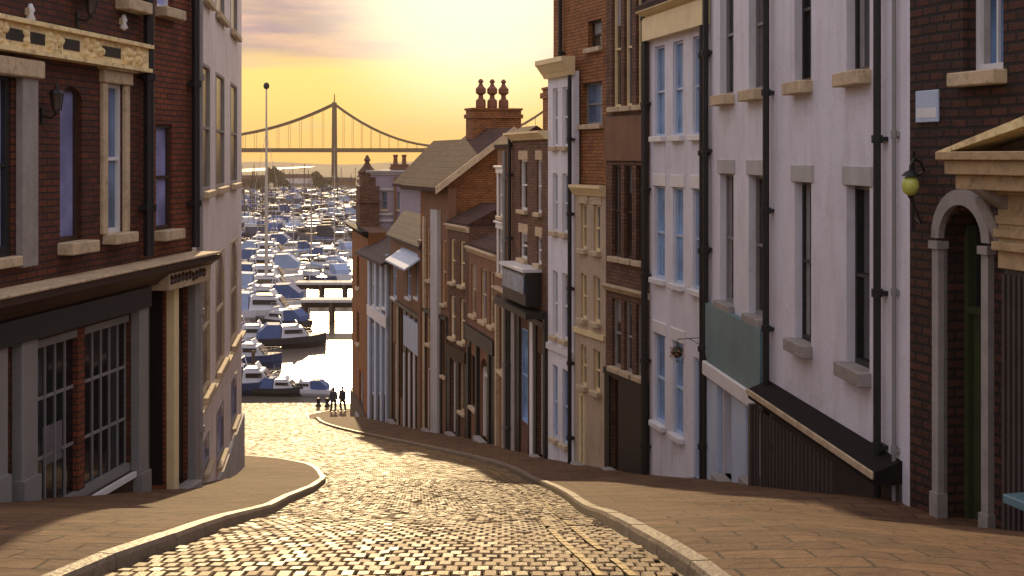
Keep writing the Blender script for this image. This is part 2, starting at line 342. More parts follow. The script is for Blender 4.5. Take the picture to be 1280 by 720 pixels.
# pavements
def pavement(name, edge, side, y0, y1, far):
    mb = MB(); ys = frange(y0, y1, .4)
    def z(x, y): return pz(x, y)+min(.05, .02*abs(x-edge(y)))
    for a, b2 in zip(ys, ys[1:]):
        xa, xb = edge(a), edge(b2); kw = .09*side
        for i in range(6):
            t0, t1 = i/6, (i+1)/6
            pa = xa+kw; pb = xb+kw
            A0, A1 = pa+(far-pa)*t0**1.5, pa+(far-pa)*t1**1.5; B0, B1 = pb+(far-pb)*t0**1.5, pb+(far-pb)*t1**1.5
            q = [(A0, a, z(A0, a)), (A1, a, z(A1, a)), (B1, b2, z(B1, b2)), (B0, b2, z(B0, b2))]
            if side < 0: q.reverse()
            mb.quad(*q)
    tag(mb.build(name, M['flags'], smooth=True), kind='structure')
def kerbstones(name, edge, side, y0, y1):
    mb = MB(); y = y0
    while y < y1:
        # advance along the line by arc length
        L = random.uniform(.75, 1.0); yy = y
        while math.hypot(yy-y, edge(yy)-edge(y)) < L: yy += .03
        yy = min(yy, y1+.2)
        j = random.uniform(-.003, .003); w = .11*side; gp = .005
        a, b2 = y+gp, yy-gp
        d = Vector((edge(b2)-edge(a), b2-a, 0)).normalized(); nx = Vector((d.y, -d.x, 0))*side
        p = [Vector((edge(a), a, 0)), Vector((edge(b2), b2, 0))]
        zt = [g(a)+PH+.012+j, g(b2)+PH+.012+j]
        def P(k, off, z): v = p[k]+nx*off; return (v.x, v.y, z)
        prof = [(0, -.2), (0, -.028), (.012, 0), (.115, 0), (.115, -.2)]
        n0 = len(mb.v)
        for k in (0, 1):
            for off, dz in prof: mb.v.append(P(k, off, zt[k]+dz))
        for i in range(4):
            f = (n0+i, n0+i+1, n0+6+i, n0+5+i); mb.f.append(f if side < 0 else tuple(reversed(f))); mb.mi.append(0)
        mb.f.append(tuple(n0+i for i in range(5))); mb.f.append(tuple(n0+5+i for i in reversed(range(5)))); mb.mi += [0, 0]
        y = yy
    tag(mb.build(name, M['kerb']), kind='structure')
pavement('pavement_right', kr, 1, -20, 88.5, 14)
pavement('pavement_left', kl, -1, -20, YLE-.2, -26)
kerbstones('kerb_right', kr, 1, 1, 88.4)
kerbstones('kerb_left', kl, -1, 1, YLE-.5)
# double yellow lines painted along the right kerb, broken where the paint has worn
for nmx, off in (('painted_line', .30), ('painted_line', .48)):
    mb = MB(); y = 3.0
    while y < 40:
        yy = y+.19
        if random.random() < .8:
            a0, a1 = kr(y)-off-.045, kr(y)-off; b0, b1 = kr(yy)-off-.045, kr(yy)-off
            mb.quad((a0, y, zg(a0, y)+.016), (a1, y, zg(a1, y)+.016), (b1, yy-.012, zg(b1, yy)+.016), (b0, yy-.012, zg(b0, yy)+.016))
        y = yy
    tag(mb.build(nmx, M['yellow_line']), kind='structure')
# water and far land
mb = MB().quad((-2500, QY+.01, WZ), (2500, QY+.01, WZ), (2500, 2800, WZ), (-2500, 2800, WZ))
tag(mb.build('water', M['water']), kind='structure')
mb = MB()
def hill(x, y):
    e = max(0, min(1, (y-700)/80)); e = e*e*(3-2*e)
    return WZ-2+e*(5.5+3*math.sin(x/140+1)+2.2*math.sin(x/47))+max(0, (y-1100)/1700)*(6+4*math.sin(x/300))
xs = [-2400+40*i for i in range(121)]; yy = [690, 705, 720, 740, 770, 820, 950, 1100, 1300, 1700, 2200, 2790]
for j in range(len(yy)):
    for x in xs: mb.v.append((x, yy[j], hill(x, yy[j])))
for j in range(len(yy)-1):
    for i in range(len(xs)-1):
        a = j*len(xs)+i; mb.f.append((a, a+1, a+1+len(xs), a+len(xs))); mb.mi.append(0)
tag(mb.build('far_shore', M['land'], smooth=True), kind='structure')

# ------------------------------------------------------------------ houses
def pt(px, Y): return Vector(((px-640)/F*Y, Y, 0))
class House:
    def __init__(s, name, label, cat, L, Rr, zt, depth=6, wall='render_white', skl=0, skr=0, group=None):
        s.a = pt(*L); s.b = pt(*Rr); d = s.b-s.a; s.len = d.length; s.d = d.normalized(); s.n = Vector((-s.d.y, s.d.x, 0))
        s.z0 = min(g(s.a.y), g(s.b.y))-.35
        s.root = empty(name, (s.a.x, s.a.y, s.z0), math.atan2(s.d.y, s.d.x)); tag(s.root, label, cat, group)
        s.zt = zt-s.z0; s.depth = depth; s.wm = wall; s.op = []; s.skl = skl; s.skr = skr; s.mats = [M[wall]]
        s.bands = []
    def u(s, px, off=0):          # local x of a pixel column on the facade plane (off = outward offset)
        k = (px-640)/F; o = s.a - s.n*off   # n points inward
        # (o + d t).x = k (o + d t).y
        return (k*o.y-o.x)/(s.d.x-k*s.d.y)
    def z(s, px, py):
        p = s.a+s.d*s.u(px); return (HZ-py)/F*p.y-s.z0
    def ground(s, u): p = s.a+s.d*u; return pz(p.x, p.y)+.04-s.z0
    def opening(s, u0, u1, z0, z1, arch=0, rev=.2): s.op.append((u0, u1, z0, z1, arch, rev))
    def wall(s, name='wall'):
        mb = MB(); L = s.len; T = s.zt
        us = sorted(set([0, L]+[v for o in s.op for v in o[:2]])); zs = sorted(set([0, T]+[v for o in s.op for v in o[2:4]]))
        def inside(u, z):
            return any(o[0] < u < o[1] and o[2] < z < o[3] for o in s.op)
        for a, b in zip(us, us[1:]):
            for c, e in zip(zs, zs[1:]):
                if b-a > 1e-4 and e-c > 1e-4 and not inside((a+b)/2, (c+e)/2): mb.quad((a, 0, c), (b, 0, c), (b, 0, e), (a, 0, e))
        for (a, b, c, e, ar, rv) in s.op:
            mb.quad((a, 0, c), (a, rv, c), (b, rv, c), (b, 0, c)); mb.quad((a, 0, c), (a, 0, e-ar), (a, rv, e-ar), (a, rv, c))
            mb.quad((b, 0, c), (b, rv, c), (b, rv, e-ar), (b, 0, e-ar))
            if not ar: mb.quad((a, 0, e), (b, 0, e), (b, rv, e), (a, rv, e))
            else:
                cx = (a+b)/2; hw = (b-a)/2; K = 10; pts = [(cx-hw*math.cos(math.pi*i/K), e-ar+ar*math.sin(math.pi*i/K)) for i in range(K+1)]
                for (p, q) in zip(pts, pts[1:]):
                    mb.quad((p[0], 0, p[1]), (q[0], 0, q[1]), (q[0], 0, e), (p[0], 0, e)); mb.quad((p[0], 0, p[1]), (p[0], rv, p[1]), (q[0], rv, q[1]), (q[0], 0, q[1]))
        D = s.depth; x0, x1 = s.skl, L+s.skr
        mb.quad((0, 0, 0), (0, 0, T), (x0, D, T), (x0, D, 0)); mb.quad((L, 0, 0), (x1, D, 0), (x1, D, T), (L, 0, T))
        mb.quad((x0, D, 0), (x0, D, T), (x1, D, T), (x1, D, 0)); mb.quad((0, 0, T), (L, 0, T), (x1, D, T), (x0, D, T))
        s.w = mb.build(name, M[s.wm], s.root); return s.w
    def box(s, name, u0, u1, out, z0, z1, mat, inn=0.0, bevel=0, parent=None, smooth=False):
        if u1 < u0: u0, u1 = u1, u0
        return MB().box(u0, u1, -out, inn, z0, z1).build(name, M[mat], parent or s.root, bevel=bevel)
    def window(s, pl, pr, pt_, pb, glassm='glass_dark', frame='white_paint', sill='stone', bars=(1, 1), lintel=None, arch=0, rev=.16, at=None, fw=.05, arc=None, surround=None, sillh=.1, sillo=.11):
        pc = at or (pl+pr)/2; u0, u1 = sorted((s.u(pl), s.u(pr))); z1 = s.z(pc, pt_); z0 = s.z(pc, pb)
        return s.window_u(u0, u1, z0, z1, glassm, frame, sill, bars, lintel, arch, rev, fw, surround, sillh, sillo)
    def window_u(s, u0, u1, z0, z1, glassm='glass_dark', frame='white_paint', sill='stone', bars=(1, 1), lintel=None, arch=0, rev=.16, fw=.05, surround=None, sillh=.1, sillo=.11):
        if arch: arch = min((u1-u0)/2, arch)
        s.opening(u0, u1, z0, z1, arch, rev+.1)
        mb = MB(); y0, y1 = rev-.05, rev+.03
        mb.box(u0, u0+fw, y0, y1, z0, z1-arch*.0); mb.box(u1-fw, u1, y0, y1, z0, z1)
        mb.box(u0+fw, u1-fw, y0, y1, z0, z0+fw*1.4); mb.box(u0+fw, u1-fw, y0, y1, z1-fw, z1)
        nx, nz = bars
        for i in range(1, nz+1):
            zz = z0+(z1-z0)*i/(nz+1); mb.box(u0+fw, u1-fw, y0+.006, y1-.01, zz-.022, zz+.022)
        for i in range(1, nx+1):
            xx = u0+(u1-u0)*i/(nx+1); mb.box(xx-.013, xx+.013, y0+.018, y1-.02, z0+fw*1.4, z1-fw)
        w = mb.build('window', M[frame], s.root)
        MB().box(u0+.01, u1-.01, y1-.03, y1-.022, z0+.01, z1-.01).build('pane', M[glassm], w)
        if glassm in ('glass_dark', 'glass_brown', 'glass_blue') and WR.random() < .6:
            hh_ = (z1-z0)*WR.choice([.2, .3, .35, .5, .62]); k_ = WR.random()
            q = MB()
            if k_ < .5: q.box(u0+fw, u1-fw, y1-.037, y1-.032, z1-arch*.6-hh_, z1-arch*.6)
            else:
                cw = (u1-u0)*WR.uniform(.14, .24); q.box(u0+fw, u0+fw+cw, y1-.037, y1-.032, z0+.03, z1-arch*.6-.02)
            q.build('blind' if k_ < .5 else 'curtain', M[WR.choice(['net', 'net', 'net_dim'])], w)
        if sill:
            MB().box(u0-.06, u1+.06, -sillo, rev-.06, z0-sillh, z0+.012).build('sill', M[sill], w, bevel=.012)
        if lintel:
            MB().box(u0-.1, u1+.1, -.025, .02, z1, z1+.24).build('lintel', M[lintel], w, bevel=.008)
        if surround:
            q = MB(); sw = .13
            q.box(u0-sw, u0, -.05, .03, z0+.012, z1); q.box(u1, u1+sw, -.05, .03, z0+.012, z1); q.box(u0-sw-.03, u1+sw+.03, -.08, .03, z1, z1+.16)
            q.box(u0-sw-.08, u1+sw+.08, -.14, .03, z1+.16, z1+.22)
            q.build('architrave', M[surround], w, bevel=.01)
        return w
    def door(s, pl, pr, top, mat='black_paint', rev=.25, light=True, at=None, arch=0, panels=True, frame='white_paint', step=True):
        u0, u1 = sorted((s.u(pl), s.u(pr))); uc = (u0+u1)/2; zb = s.ground(uc)+.06; zt = s.z(at or (pl+pr)/2, top)
        return s.door_u(u0, u1, zb, zt, mat, rev, light, arch, panels, frame, step)
    def door_u(s, u0, u1, zb, zt, mat='black_paint', rev=.25, light=True, arch=0, panels=True, frame='white_paint', step=True):
        if arch: arch = min((u1-u0)/2, arch)
        s.opening(u0, u1, zb, zt, arch, rev+.12)
        dz = min(zt-arch, zb+2.15) if light else zt-.03
        f = MB(); fw = .07
        f.box(u0, u0+fw, rev-.1, rev+.05, zb, zt-arch*.5); f.box(u1-fw, u1, rev-.1, rev+.05, zb, zt-arch*.5); f.box(u0+fw, u1-fw, rev-.1, rev+.05, dz, dz+.07)
        d = MB().box(u0+fw, u1-fw, rev-.03, rev+.02, zb+.01, dz)
        if panels:
            w = (u1-u0-2*fw)
            for cx in (.27, .73):
                for (a, c) in ((.08, .38), (.46, .92)):
                    d.box(u0+fw+w*(cx-.17), u0+fw+w*(cx+.17), rev-.045, rev-.03, zb+(dz-zb)*a, zb+(dz-zb)*c)
        do = d.build('door', M[mat], s.root); f.build('door_frame', M[frame], do)
        MB().lathe((u1-fw-.09, rev-.06, zb+1.0), [(.012, 0), (.03, .015), (.03, .04), (.012, .055)], 8).build('handle', M['alu'], do)
        if dz < zt-.12: MB().box(u0+.02, u1-.02, rev, rev+.01, dz+.07, zt-.01).build('pane', M['glass_dark'], do)
        if step: MB().box(u0-.06, u1+.06, -.22, rev-.1, zb-.35, zb).build('doorstep', M['stone_grey'], do, bevel=.015)
        return do
    def shopfront(s, ztop, mat='black_paint', out=.05, name='shopfront'):
        iv = sorted((o[0]-.01, o[1]+.01) for o in s.op if o[2] < ztop-.3)
        mb = MB(); u = 0.02
        for a, b in iv+[(s.len-.02, s.len)]:
            if a-u > .03: mb.box(u, a, -out, -.002, .05, ztop)
            u = max(u, b)
        mb.box(.02, s.len-.02, -out-.03, -.002, ztop, ztop+.14)
        return mb.build(name, M[mat], s.root)
    def cornice(s, z, h, out, mat='stone', name='cornice', u0=0, u1=None):
        u1 = s.len if u1 is None else u1; mb = MB(); k = 4
        prof = [(.3, 0), (.45, .22), (.55, .3), (.85, .62), (1, .72), (1, .97)]
        pr = [(0.01, 0)] + [(-out*a, h*b) for a, b in prof] + [(0.01, h)]
        mb.prism([(u0-.02, y, z+q) for y, q in pr], (u1-u0+.04, 0, 0))
        return mb.build(name, M[mat], s.root)
    def pipe(s, px, z0=None, z1=None, r=.055, out=.1, mat='metal_black', u=None):
        u = s.u(px) if u is None else u; z1 = s.zt-.1 if z1 is None else z1; z0 = s.ground(u)-.05 if z0 is None else z0
        mb = MB().tube((u, -out, z0), (u, -out, z1), r, r, 10)
        z = z0+.6
        while z < z1:
            mb.tube((u, -out, z), (u, -out, z+.09), r*1.45, r*1.45, 10); mb.box(u-r*1.9, u+r*1.9, -out+.01, 0.005, z+.02, z+.07); z += 1.75
        return mb.build('drainpipe', M[mat], s.root)
    def roof(s, rise=1.6, mat='slate_grey', over=.25, z=None, name='roof'):
        z = s.zt if z is None else z; D = s.depth; L = s.len; x0, x1 = s.skl, L+s.skr
        mb = MB(); A = (-.02, -over, z-.02); B = (L+.02, -over, z-.02); e = (x0+0)/2; f = (x1+L)/2
        Cc = (f+.02, D/2, z+rise); Dd = (e-.02, D/2, z+rise); E = (x1+.02, D+over, z-.02); G = (x0-.02, D+over, z-.02)
        t = (0, 0, .1); 
        mb.prism([A, B, Cc, Dd], t); mb.prism([Dd, Cc, E, G], t)
        mb.quad((0, 0, z), (x0, D, z), (e, D/2, z+rise)); mb.quad((L, 0, z), (f, D/2, z+rise), (x1, D, z))
        return mb.build(name, M[mat], s.root)
    def chimney(s, u, y, w, d, z0, z1, pots=2, mat='brick_brown', pot='terracotta'):
        mb = MB().box(u-w/2, u+w/2, y-d/2, y+d/2, z0, z1); mb.box(u-w/2-.06, u+w/2+.06, y-d/2-.06, y+d/2+.06, z1-.22, z1-.08); mb.box(u-w/2-.03, u+w/2+.03, y-d/2-.03, y+d/2+.03, z1, z1+.06)
        c = mb.build('chimney', M[mat], s.root)
        for i in range(pots):
            MB().lathe((u-w/2+w*(i+.5)/pots, y, z1+.05), [(.13, 0), (.12, .1), (.1, .35), (.13, .42), (.13, .5), (.09, .5)], 10).build('chimney_pot', M[pot], c)
        return c
    def strip(s, name, pl, pr, ptop, pbot, mat, out=.06, at=None, bevel=0):   # proud board between pixel columns and rows
        u0, u1 = sorted((s.u(pl), s.u(pr))); pc = at or (pl+pr)/2; zb = s.z(pc, pbot) if pbot else s.ground((u0+u1)/2)-.05
        return s.box(name, u0, u1, out, zb, s.z(pc, ptop), mat, bevel=bevel)

def Yr(px, a=5.54): return a*F/(px-499)
# ---- R1 brick house with arched doorway and cream shopfront, nearest on the right
def Yb(px): return 8.14/((px-640)/F+.275)
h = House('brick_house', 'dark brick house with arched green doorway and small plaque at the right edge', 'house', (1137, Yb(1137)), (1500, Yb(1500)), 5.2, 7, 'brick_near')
h.window(1204, 1254, -130, 92, 'glass_blue', 'white_paint', 'stone', (1, 1), None, at=1215, sillh=.13, sillo=.16, rev=.2, fw=.07)
ud0, ud1 = h.u(1180), h.u(1234)
zb = h.ground((ud0+ud1)/2)+.02; zt = h.z(1205, 262)
d = h.door_u(ud0, ud1, zb, zt, 'green_door', .34, True, .6, True, 'green_door', True)
# stone surround of the arch: pilaster strips with caps and an arched hood
mb = MB(); sw = .11
for a in (ud0-sw, ud1): mb.box(a, a+sw, -.07, .04, zb-.05, zt-.42); mb.box(a-.025, a+sw+.025, -.1, .04, zt-.42, zt-.34); mb.box(a-.02, a+sw+.02, -.09, .03, zb-.05, zb+.28)
cx = (ud0+ud1)/2; K = 14; ar = (ud1-ud0)/2
for i in range(K):
    t0, t1 = math.pi*i/K, math.pi*(i+1)/K
    P = lambda t, r: (cx-(ar+r)*math.cos(t), -.07, zt-ar+(ar+r*1.2)*math.sin(t)+.05)
    mb.prism([P(t0, .0), P(t0, sw+.02), P(t1, sw+.02), P(t1, .0)], (0, .11, 0))
mb.build('door_surround', M['stone_grey'], h.root)
h.wall()
pqz = (h.z(1160, 153), h.z(1160, 113)); pu = (h.u(1147), h.u(1175))
pl = MB().box(pu[0], pu[1], -.03, 0, *pqz).build('plaque', M['paleblue_paint'], h.root, bevel=.008)
q = MB(); q.box(pu[0]+.03, pu[1]-.03, -.034, -.03, pqz[0]+.05, pqz[0]+(pqz[1]-pqz[0])*.45); q.build('plaque_band', M['white_paint'], pl)
# cream timber shopfront that stands in front of the brick wall
su0 = h.u(1250, .35); su1 = su0+5.2
zc0 = h.z(1230, 232); 
sf = MB()
z_hi = h.z(1230, 196)
y0_ = -.62
sf.box(su0-.05, su1, -.34, 0.0, zc0-.75, zc0-.06)
sf.box(su0-.30, su1+.05, -.62, 0, zc0-.02, zc0+.12); sf.box(su0-.36, su1+.1, -.7, 0, zc0+.12, z_hi-.03); sf.box(su0-.42, su1+.12, -.76, 0, z_hi-.03, z_hi+.05)
sf.box(su0-.16, su1+.02, -.46, 0, zc0-.06, zc0-.02)
for k in range(3): sf.box(su0-.07, su1, -.36-.02*k, -.34, zc0-.34-.12*k, zc0-.26-.12*k)
fas = sf.build('fascia', M['cream_old'], h.root, bevel=.008)
pd = MB(); zp = z_hi+.05; pm = su0+1.9
pd.prism([(su0-.42, -.74, zp), (su0-.22, -.74, zp), (pm, -.74, zp+.42), (pm, -.74, zp+.55)], (0, .7, 0)); pd.prism([(pm, -.74, zp+.55), (pm, -.74, zp+.42), (2*pm-su0+.22, -.74, zp), (2*pm-su0+.42, -.74, zp)], (0, .7, 0))
pd.build('pediment', M['stucco_gold_lit'], fas)
MB().prism([(su0+.0, -.5, zp), (2*pm-su0, -.5, zp), (pm, -.5, zp+.38)], (0, .45, 0)).build('pediment_panel', M['brown_wood'], fas)
fl = MB(); gz = h.ground(su0)-.05
fl.box(su0, su1, -.3, 0, gz, zc0-.75)
u = su0+.02
while u < su0+1.05: fl.box(u, u+.035, -.345, -.3, gz+.12, zc0-.8); u += .075
fl.box(su0-.03, su0+1.15, -.37, -.0, gz, gz+.14)
fl.build('fluted_pilaster', M['dark_paint'], h.root)
bk = MB(); bk.prism([(su0-.02, -.34, zc0-.2), (su0-.02, -.66, zc0-.02), (su0-.02, -.34, zc0-.02)], (.12, 0, 0)); bk.path([(su0-.1, -.03, zc0-.7), (su0-.1, -.2, zc0-.62), (su0-.1, -.36, zc0-.35), (su0-.1, -.5, zc0-.1)], .05, 8)
bk.build('bracket', M['stone_grey'], fas)
MB().box(su0+.4, su0+1.3, -.62, -.37, h.z(1270, 601), h.z(1270, 590)).build('shelf', M['teal_paint'], h.root, bevel=.01)
h.cornice(h.zt-.3, .3, .3)

# ---- R2 white rendered house
h = House('rendered_house', 'pale lilac-white rendered house with downpipes and dark lean-to along its foot', 'house', (964, Yr(964)), (1137, Yr(1137)), 5.0, 6, 'render_pink')
for a, b2, c in ((993, 1014, 1003), (1058, 1087, 1072)):
    zs1 = 1.01-h.z0; zh2 = -.36-h.z0; zs2 = -2.56-h.z0
    u0, u1 = h.u(a), h.u(b2)
    h.window_u(u0, u1, zs1, zs1+2.05, 'glass_dark', 'black_paint', 'stone', (0, 1), None, 0, .16, sillh=.16, sillo=.17)
    h.window_u(u0, u1, zs2, zh2, 'glass_dark', 'black_paint', 'stone_grey', (0, 1), 'render_grey', 0, .16, sillh=.16, sillo=.15)
    h.window_u(u0, u1, zs1+3.1, zs1+3.8, 'glass_dark', 'black_paint', 'stone', (0, 0))
# ground floor shop under the lean-to
zlo = -3.6-h.z0
for a, b2 in ((968, 985), (990, 1003), (1010, 1022)):
    u0, u1 = h.u(a), h.u(b2); zb = h.ground(u0)+.1; zt = zlo-.15
    if zt-zb > .35: h.window_u(u0, u1, zb+.05, zt, 'glass_dark', 'black_paint', None, (1, 0), None, 0, .1)
h.wall()
h.pipe(0, u=.07, r=.05); h.pipe(1107, r=.045)
h.pipe(1123, r=.025, out=.05, mat='grey_paint')
zl = -3.36-h.z0; uE = h.u(1128); uS = h.u(966)-.2
ln = MB(); 
ln.prism([(uS, 0, zl), (uS, -.32, zl-.12), (uS, -.32, zl-.26), (uS, 0, zl-.26)], (uE-uS, 0, 0)); ln.build('lean_to_roof', M['lead'], h.root)
nz = MB(); nz.box(uS-.02, uE, -.35, -.32, zl-.2, zl-.11); nz.build('lean_to_edge', M['stone'], h.root, bevel=.01)
rl = MB(); u = uS+.1
while u < uE-1.4:
    zb = h.ground(u); 
    if zl-.34-zb > .15: rl.box(u, u+.03, -.3, -.27, zb-.1, zl-.34)
    u += .16
for fz in (.3,): 
    pass
rl.box(uS, uE, -.02, -.003, h.ground(uE)-1.4, zl-.265)
rl.box(uS, uS+.12, -.32, -.2, h.ground(uS)-.1, zl-.34)
rl.build('railing', M['dark_paint'], h.root)
h.roof(1.5)

# wall lantern on an iron bracket beside the plaque
lp = pt(1138, 13.2); lz = (HZ-232)/F*13.2
t = empty('wall_lantern', (lp.x, lp.y, lz)); t.scale = (.8, .8, .8); tag(t, 'yellow-green glass wall lantern on black iron bracket between white and brick houses', 'wall lamp')
MB().lathe((0, 0, -.13), [(.03, 0), (.09, .04), (.115, .12), (.1, .2), (.05, .26)], 12).build('lamp_glass', M['lamp_glass'], t, smooth=True)
MB().lathe((0, 0, .12), [(.12, 0), (.08, .05), (.02, .08), (.015, .14)], 12).lathe((0, 0, -.17), [(.015, 0), (.04, .03), (.03, .05)], 8).tube((0, 0, -.17), (0, 0, .15), .012, .012, 5).build("lamp_cap", M['metal_black'], t)
pb_ = MB().path([(0, 0, .25), (.06, .05, .34), (.16, .1, .3), (.24, .2, .18), (.27, .72, .1)], .018, 6); pb_.path([(0.0, 0, -.17), (.1, .05, -.34), (.2, .2, -.5), (.25, .72, -.42)], .014, 6)
pb_.path([(.2, .5, .45), (.22, .6, .2), (.22, .62, -.6)], .02, 6)
pb_.build('bracket', M['metal_black'], t)

# ---- R3 grey-white house with teal fascia
h = House('rendered_house', 'narrow white rendered house with dark teal shop fascia between two pale houses', 'house', (888, Yr(888)), (963.5, Yr(963.5)), 5.2, 6, 'render_white')
for a, b2 in ((900, 917), (936, 954)):
    zs1 = 1.02-h.z0; u0, u1 = h.u(a), h.u(b2)
    h.window_u(u0, u1, zs1, zs1+2.1, 'glass_dark', 'grey_paint', 'stone', (1, 1), None, 0, .16, sillh=.16, sillo=.17)
    h.window_u(u0, u1, -2.5-h.z0, -.3-h.z0, 'glass_dark', 'grey_paint', 'stone_grey', (1, 1), 'render_grey', 0, .16, sillh=.14)
    h.window_u(u0, u1, zs1+3.1, zs1+3.8, 'glass_dark', 'grey_paint', 'stone', (0, 0))
zf = -3.62-h.z0
for a, b2 in ((905, 919), (941, 957)):
    u0, u1 = h.u(a), h.u(b2); uc = (u0+u1)/2; h.door_u(u0, u1, h.ground(uc)+.05, zf-.3, 'black_paint', .22, False, 0, True, 'paleblue_paint')
h.wall()
# fascia with rounded lower corners
L = h.len-.16; mb = MB(); pts = []
for cx, cz, s0 in ((L-.3, zf+.3, -90), ):
    for k in range(7): t_ = R(s0+15*k); pts.append((cx+.3*math.cos(t_), -.12, cz+.3*math.sin(t_)))
pts += [(L, -.12, zf+1.02), (.06, -.12, zf+1.02)]
for k in range(7): t_ = R(180+15*k); pts.append((.36+.3*math.cos(t_), -.12, zf+.3+.3*math.sin(t_)))
mb.prism(pts, (0, .115, 0)); mb.build('fascia_board', M['teal_paint'], h.root)
h.box('fascia_band', .02, h.len-.15, .16, zf-.26, zf-.003, 'white_paint', bevel=.02)
for a, b2 in ((889, 903), (921, 939)):
    u0, u1 = h.u(a), h.u(b2); h.box('pilaster', u0, u1, .09, h.ground(u0)-.3, zf-.262, 'paleblue_paint', bevel=.01)
h.roof(1.5)
h.pipe(0, u=.05, r=.05)

# ---- R4 white house with gold lit cornice
A4, B4 = (812, 26.2), (888, 22.8)
h = House('townhouse', 'tall white townhouse with nine pale blue windows and a broad cream cornice', 'house', A4, (887.7, 22.815), 2.95, 6, 'render_white')
rows = [(2.2, .38), (-.6, -2.46), (-3.55, -5.35)]
for i, (a, b2) in enumerate(((818, 831), (841, 854), (866, 881))):
    for j, (zt, zb) in enumerate(rows):
        if j == 2 and i == 2:
            u0, u1 = h.u(867), h.u(884); h.door_u(u0, u1, h.ground(u0)+.03, -3.7-h.z0, 'blue_paint', .15, True, 0, True, 'paleblue_paint'); continue
        h.window_u(h.u(a), h.u(b2), zb-h.z0, zt-h.z0, 'blind_blue', 'paleblue_paint', 'white_paint', (0, 1), 'white_paint' if j else None, 0, .1, fw=.045)
h.wall()
h.cornice(2.8-h.z0, .16, .3, 'cream_paint'); h.box('cornice_board', -.02, h.len+.01, .16, 2.34-h.z0, 2.8-h.z0, 'cream_paint')
h.roof(2.0, 'tile_roof', .3)
h.pipe(0, u=h.len-.12, r=.06)
h.pipe(0, u=.02, r=.05)
# hanging flower baskets
def basket(h, px, py, lbl, sc_=.75):
    bp_ = h.a+h.d*h.u(px)-h.n*.45; bz = (HZ-py)/F*bp_.y
    t = empty('hanging_basket', (bp_.x, bp_.y, bz)); t.scale = (sc_,)*3; tag(t, lbl, 'hanging basket')
    MB().lathe((0, 0, -.2), [(.03, 0), (.15, .08), (.2, .2)], 12).build('basket', M['brown_wood'], t)
    mb = MB()
    for i in range(260):
        a = random.uniform(0, 6.28); r_ = random.uniform(0, .24); zz = random.uniform(-.35 if r_ > .17 else -.02, .2-r_*.3); c = Vector((r_*math.cos(a), r_*math.sin(a), zz)); v1 = Vector([random.uniform(-1, 1) for _ in '123'])*.04; v2 = Vector([random.uniform(-1, 1) for _ in '123'])*.04
        mb.quad(c-v1, c+v2, c+v1)
    mb.lathe((0, 0, -.05), [(.17, 0), (.2, .08), (.1, .16)], 10)
    for i in range(26):
        a = random.uniform(0, 6.28); c = Vector((.24*math.cos(a), .24*math.sin(a), random.uniform(-.2, .12))); mb.lathe(c, [(.01, 0), (.03, .02), (.01, .04)], 5, m=1)
    mb.build('plants', [M['foliage'], M['petal']], t)
    mb = MB().path([(0, 0, 0), (0, 0, .42)], .008, 5); inn = h.n*.45/sc_
    mb.path([(0, 0, .42), (inn.x, inn.y, .45)], .014, 5); mb.path([(inn.x*.5, inn.y*.5, .435), (inn.x, inn.y, .2)], .012, 5)
    mb.build('bracket', M['metal_black'], t)
basket(h, 876, 440, 'small hanging basket of green plants over the blue door of the white townhouse', .55)

# ---- R5 tall brown brick house
h = House('brick_house', 'tall brown brick house with long dark windows, left of the white townhouse', 'house', (757.5, 28.3), (811.7, 26.21), 5.2, 6, 'brick_brown')
for (a, b2) in ((765, 776), (780, 790), (795, 805)):
    u0, u1 = h.u(a), h.u(b2)
    for (zt, zb, fr) in ((3.6, 1.05, 'cream_paint'), (-.2, -2.2, 'brown_wood'), (-3.1, -4.6, 'stone_grey')):
        h.window_u(u0, u1, zb-h.z0, zt-h.z0, 'glass_brown', fr, 'stone', (0, 1), None, 0, .12)
u0, u1 = h.u(764), h.u(775); h.door_u(u0, u1, h.ground(u0)+.05, -4.85-h.z0, 'brown_wood', .2, False, frame='brown_wood')
h.wall()
h.box('plain_band', .03, h.len-.03, .05, -.1-h.z0, .85-h.z0, 'render_brown')
h.cornice(-2.95-h.z0, .14, .12, 'stone', 'string_course')
h.shopfront(-4.78-h.z0)
h.roof(1.5)
h.pipe(0, u=h.len-.08, r=.045)

# ---- R6 small cream front, R7 narrow white front, with tall brown house rising behind them
h = House('cream_house', 'small cream house front with flat parapet in front of the tall brown wall', 'house', (718.5, 29.95), (757, 28.33), -.72, .12, 'render_ochre')
for (a, b2) in ((726, 733), (742, 750)):
    u0, u1 = h.u(a), h.u(b2)
    for (zt, zb) in ((-1.1, -2.15), (-2.7, -3.75), (-4.35, -5.3)):
        h.window_u(u0, u1, zb-h.z0, zt-h.z0, 'glass_brown', 'cream_paint', 'stone', (0, 1), 'stone' if zt > -2 else None, 0, .1)
u0, u1 = h.u(735), h.u(741)
h.door_u(h.u(724.5), h.u(731), h.ground(.5)+.02, -5.5-h.z0, 'grey_paint', .09, False, frame='cream_paint'); 
h.wall(); h.cornice(-.9-h.z0, .24, .16, 'cream_paint'); h.box('string_course', 0, h.len, .06, -4.1-h.z0, -3.98-h.z0, 'cream_paint')
h = House('white_house', 'narrow tall white house front with heavy gilded cornice and paired windows', 'house', (685, 31.7), (718, 30.0), 2.0, .12, 'render_white')
for (a, b2) in ((691, 697), (703, 709.5)):
    u0, u1 = h.u(a), h.u(b2)
    for k, (zt, zb) in enumerate(((1.65, .22), (-.42, -1.85), (-2.8, -4.4), (-5.1, -6.9))):
        h.window_u(u0, u1, zb-h.z0, zt-h.z0, 'blind_blue' if k == 3 else 'glass_blue', 'paleblue_paint' if k == 3 else 'white_paint', 'stone', (0, 1), None, 0, .1)
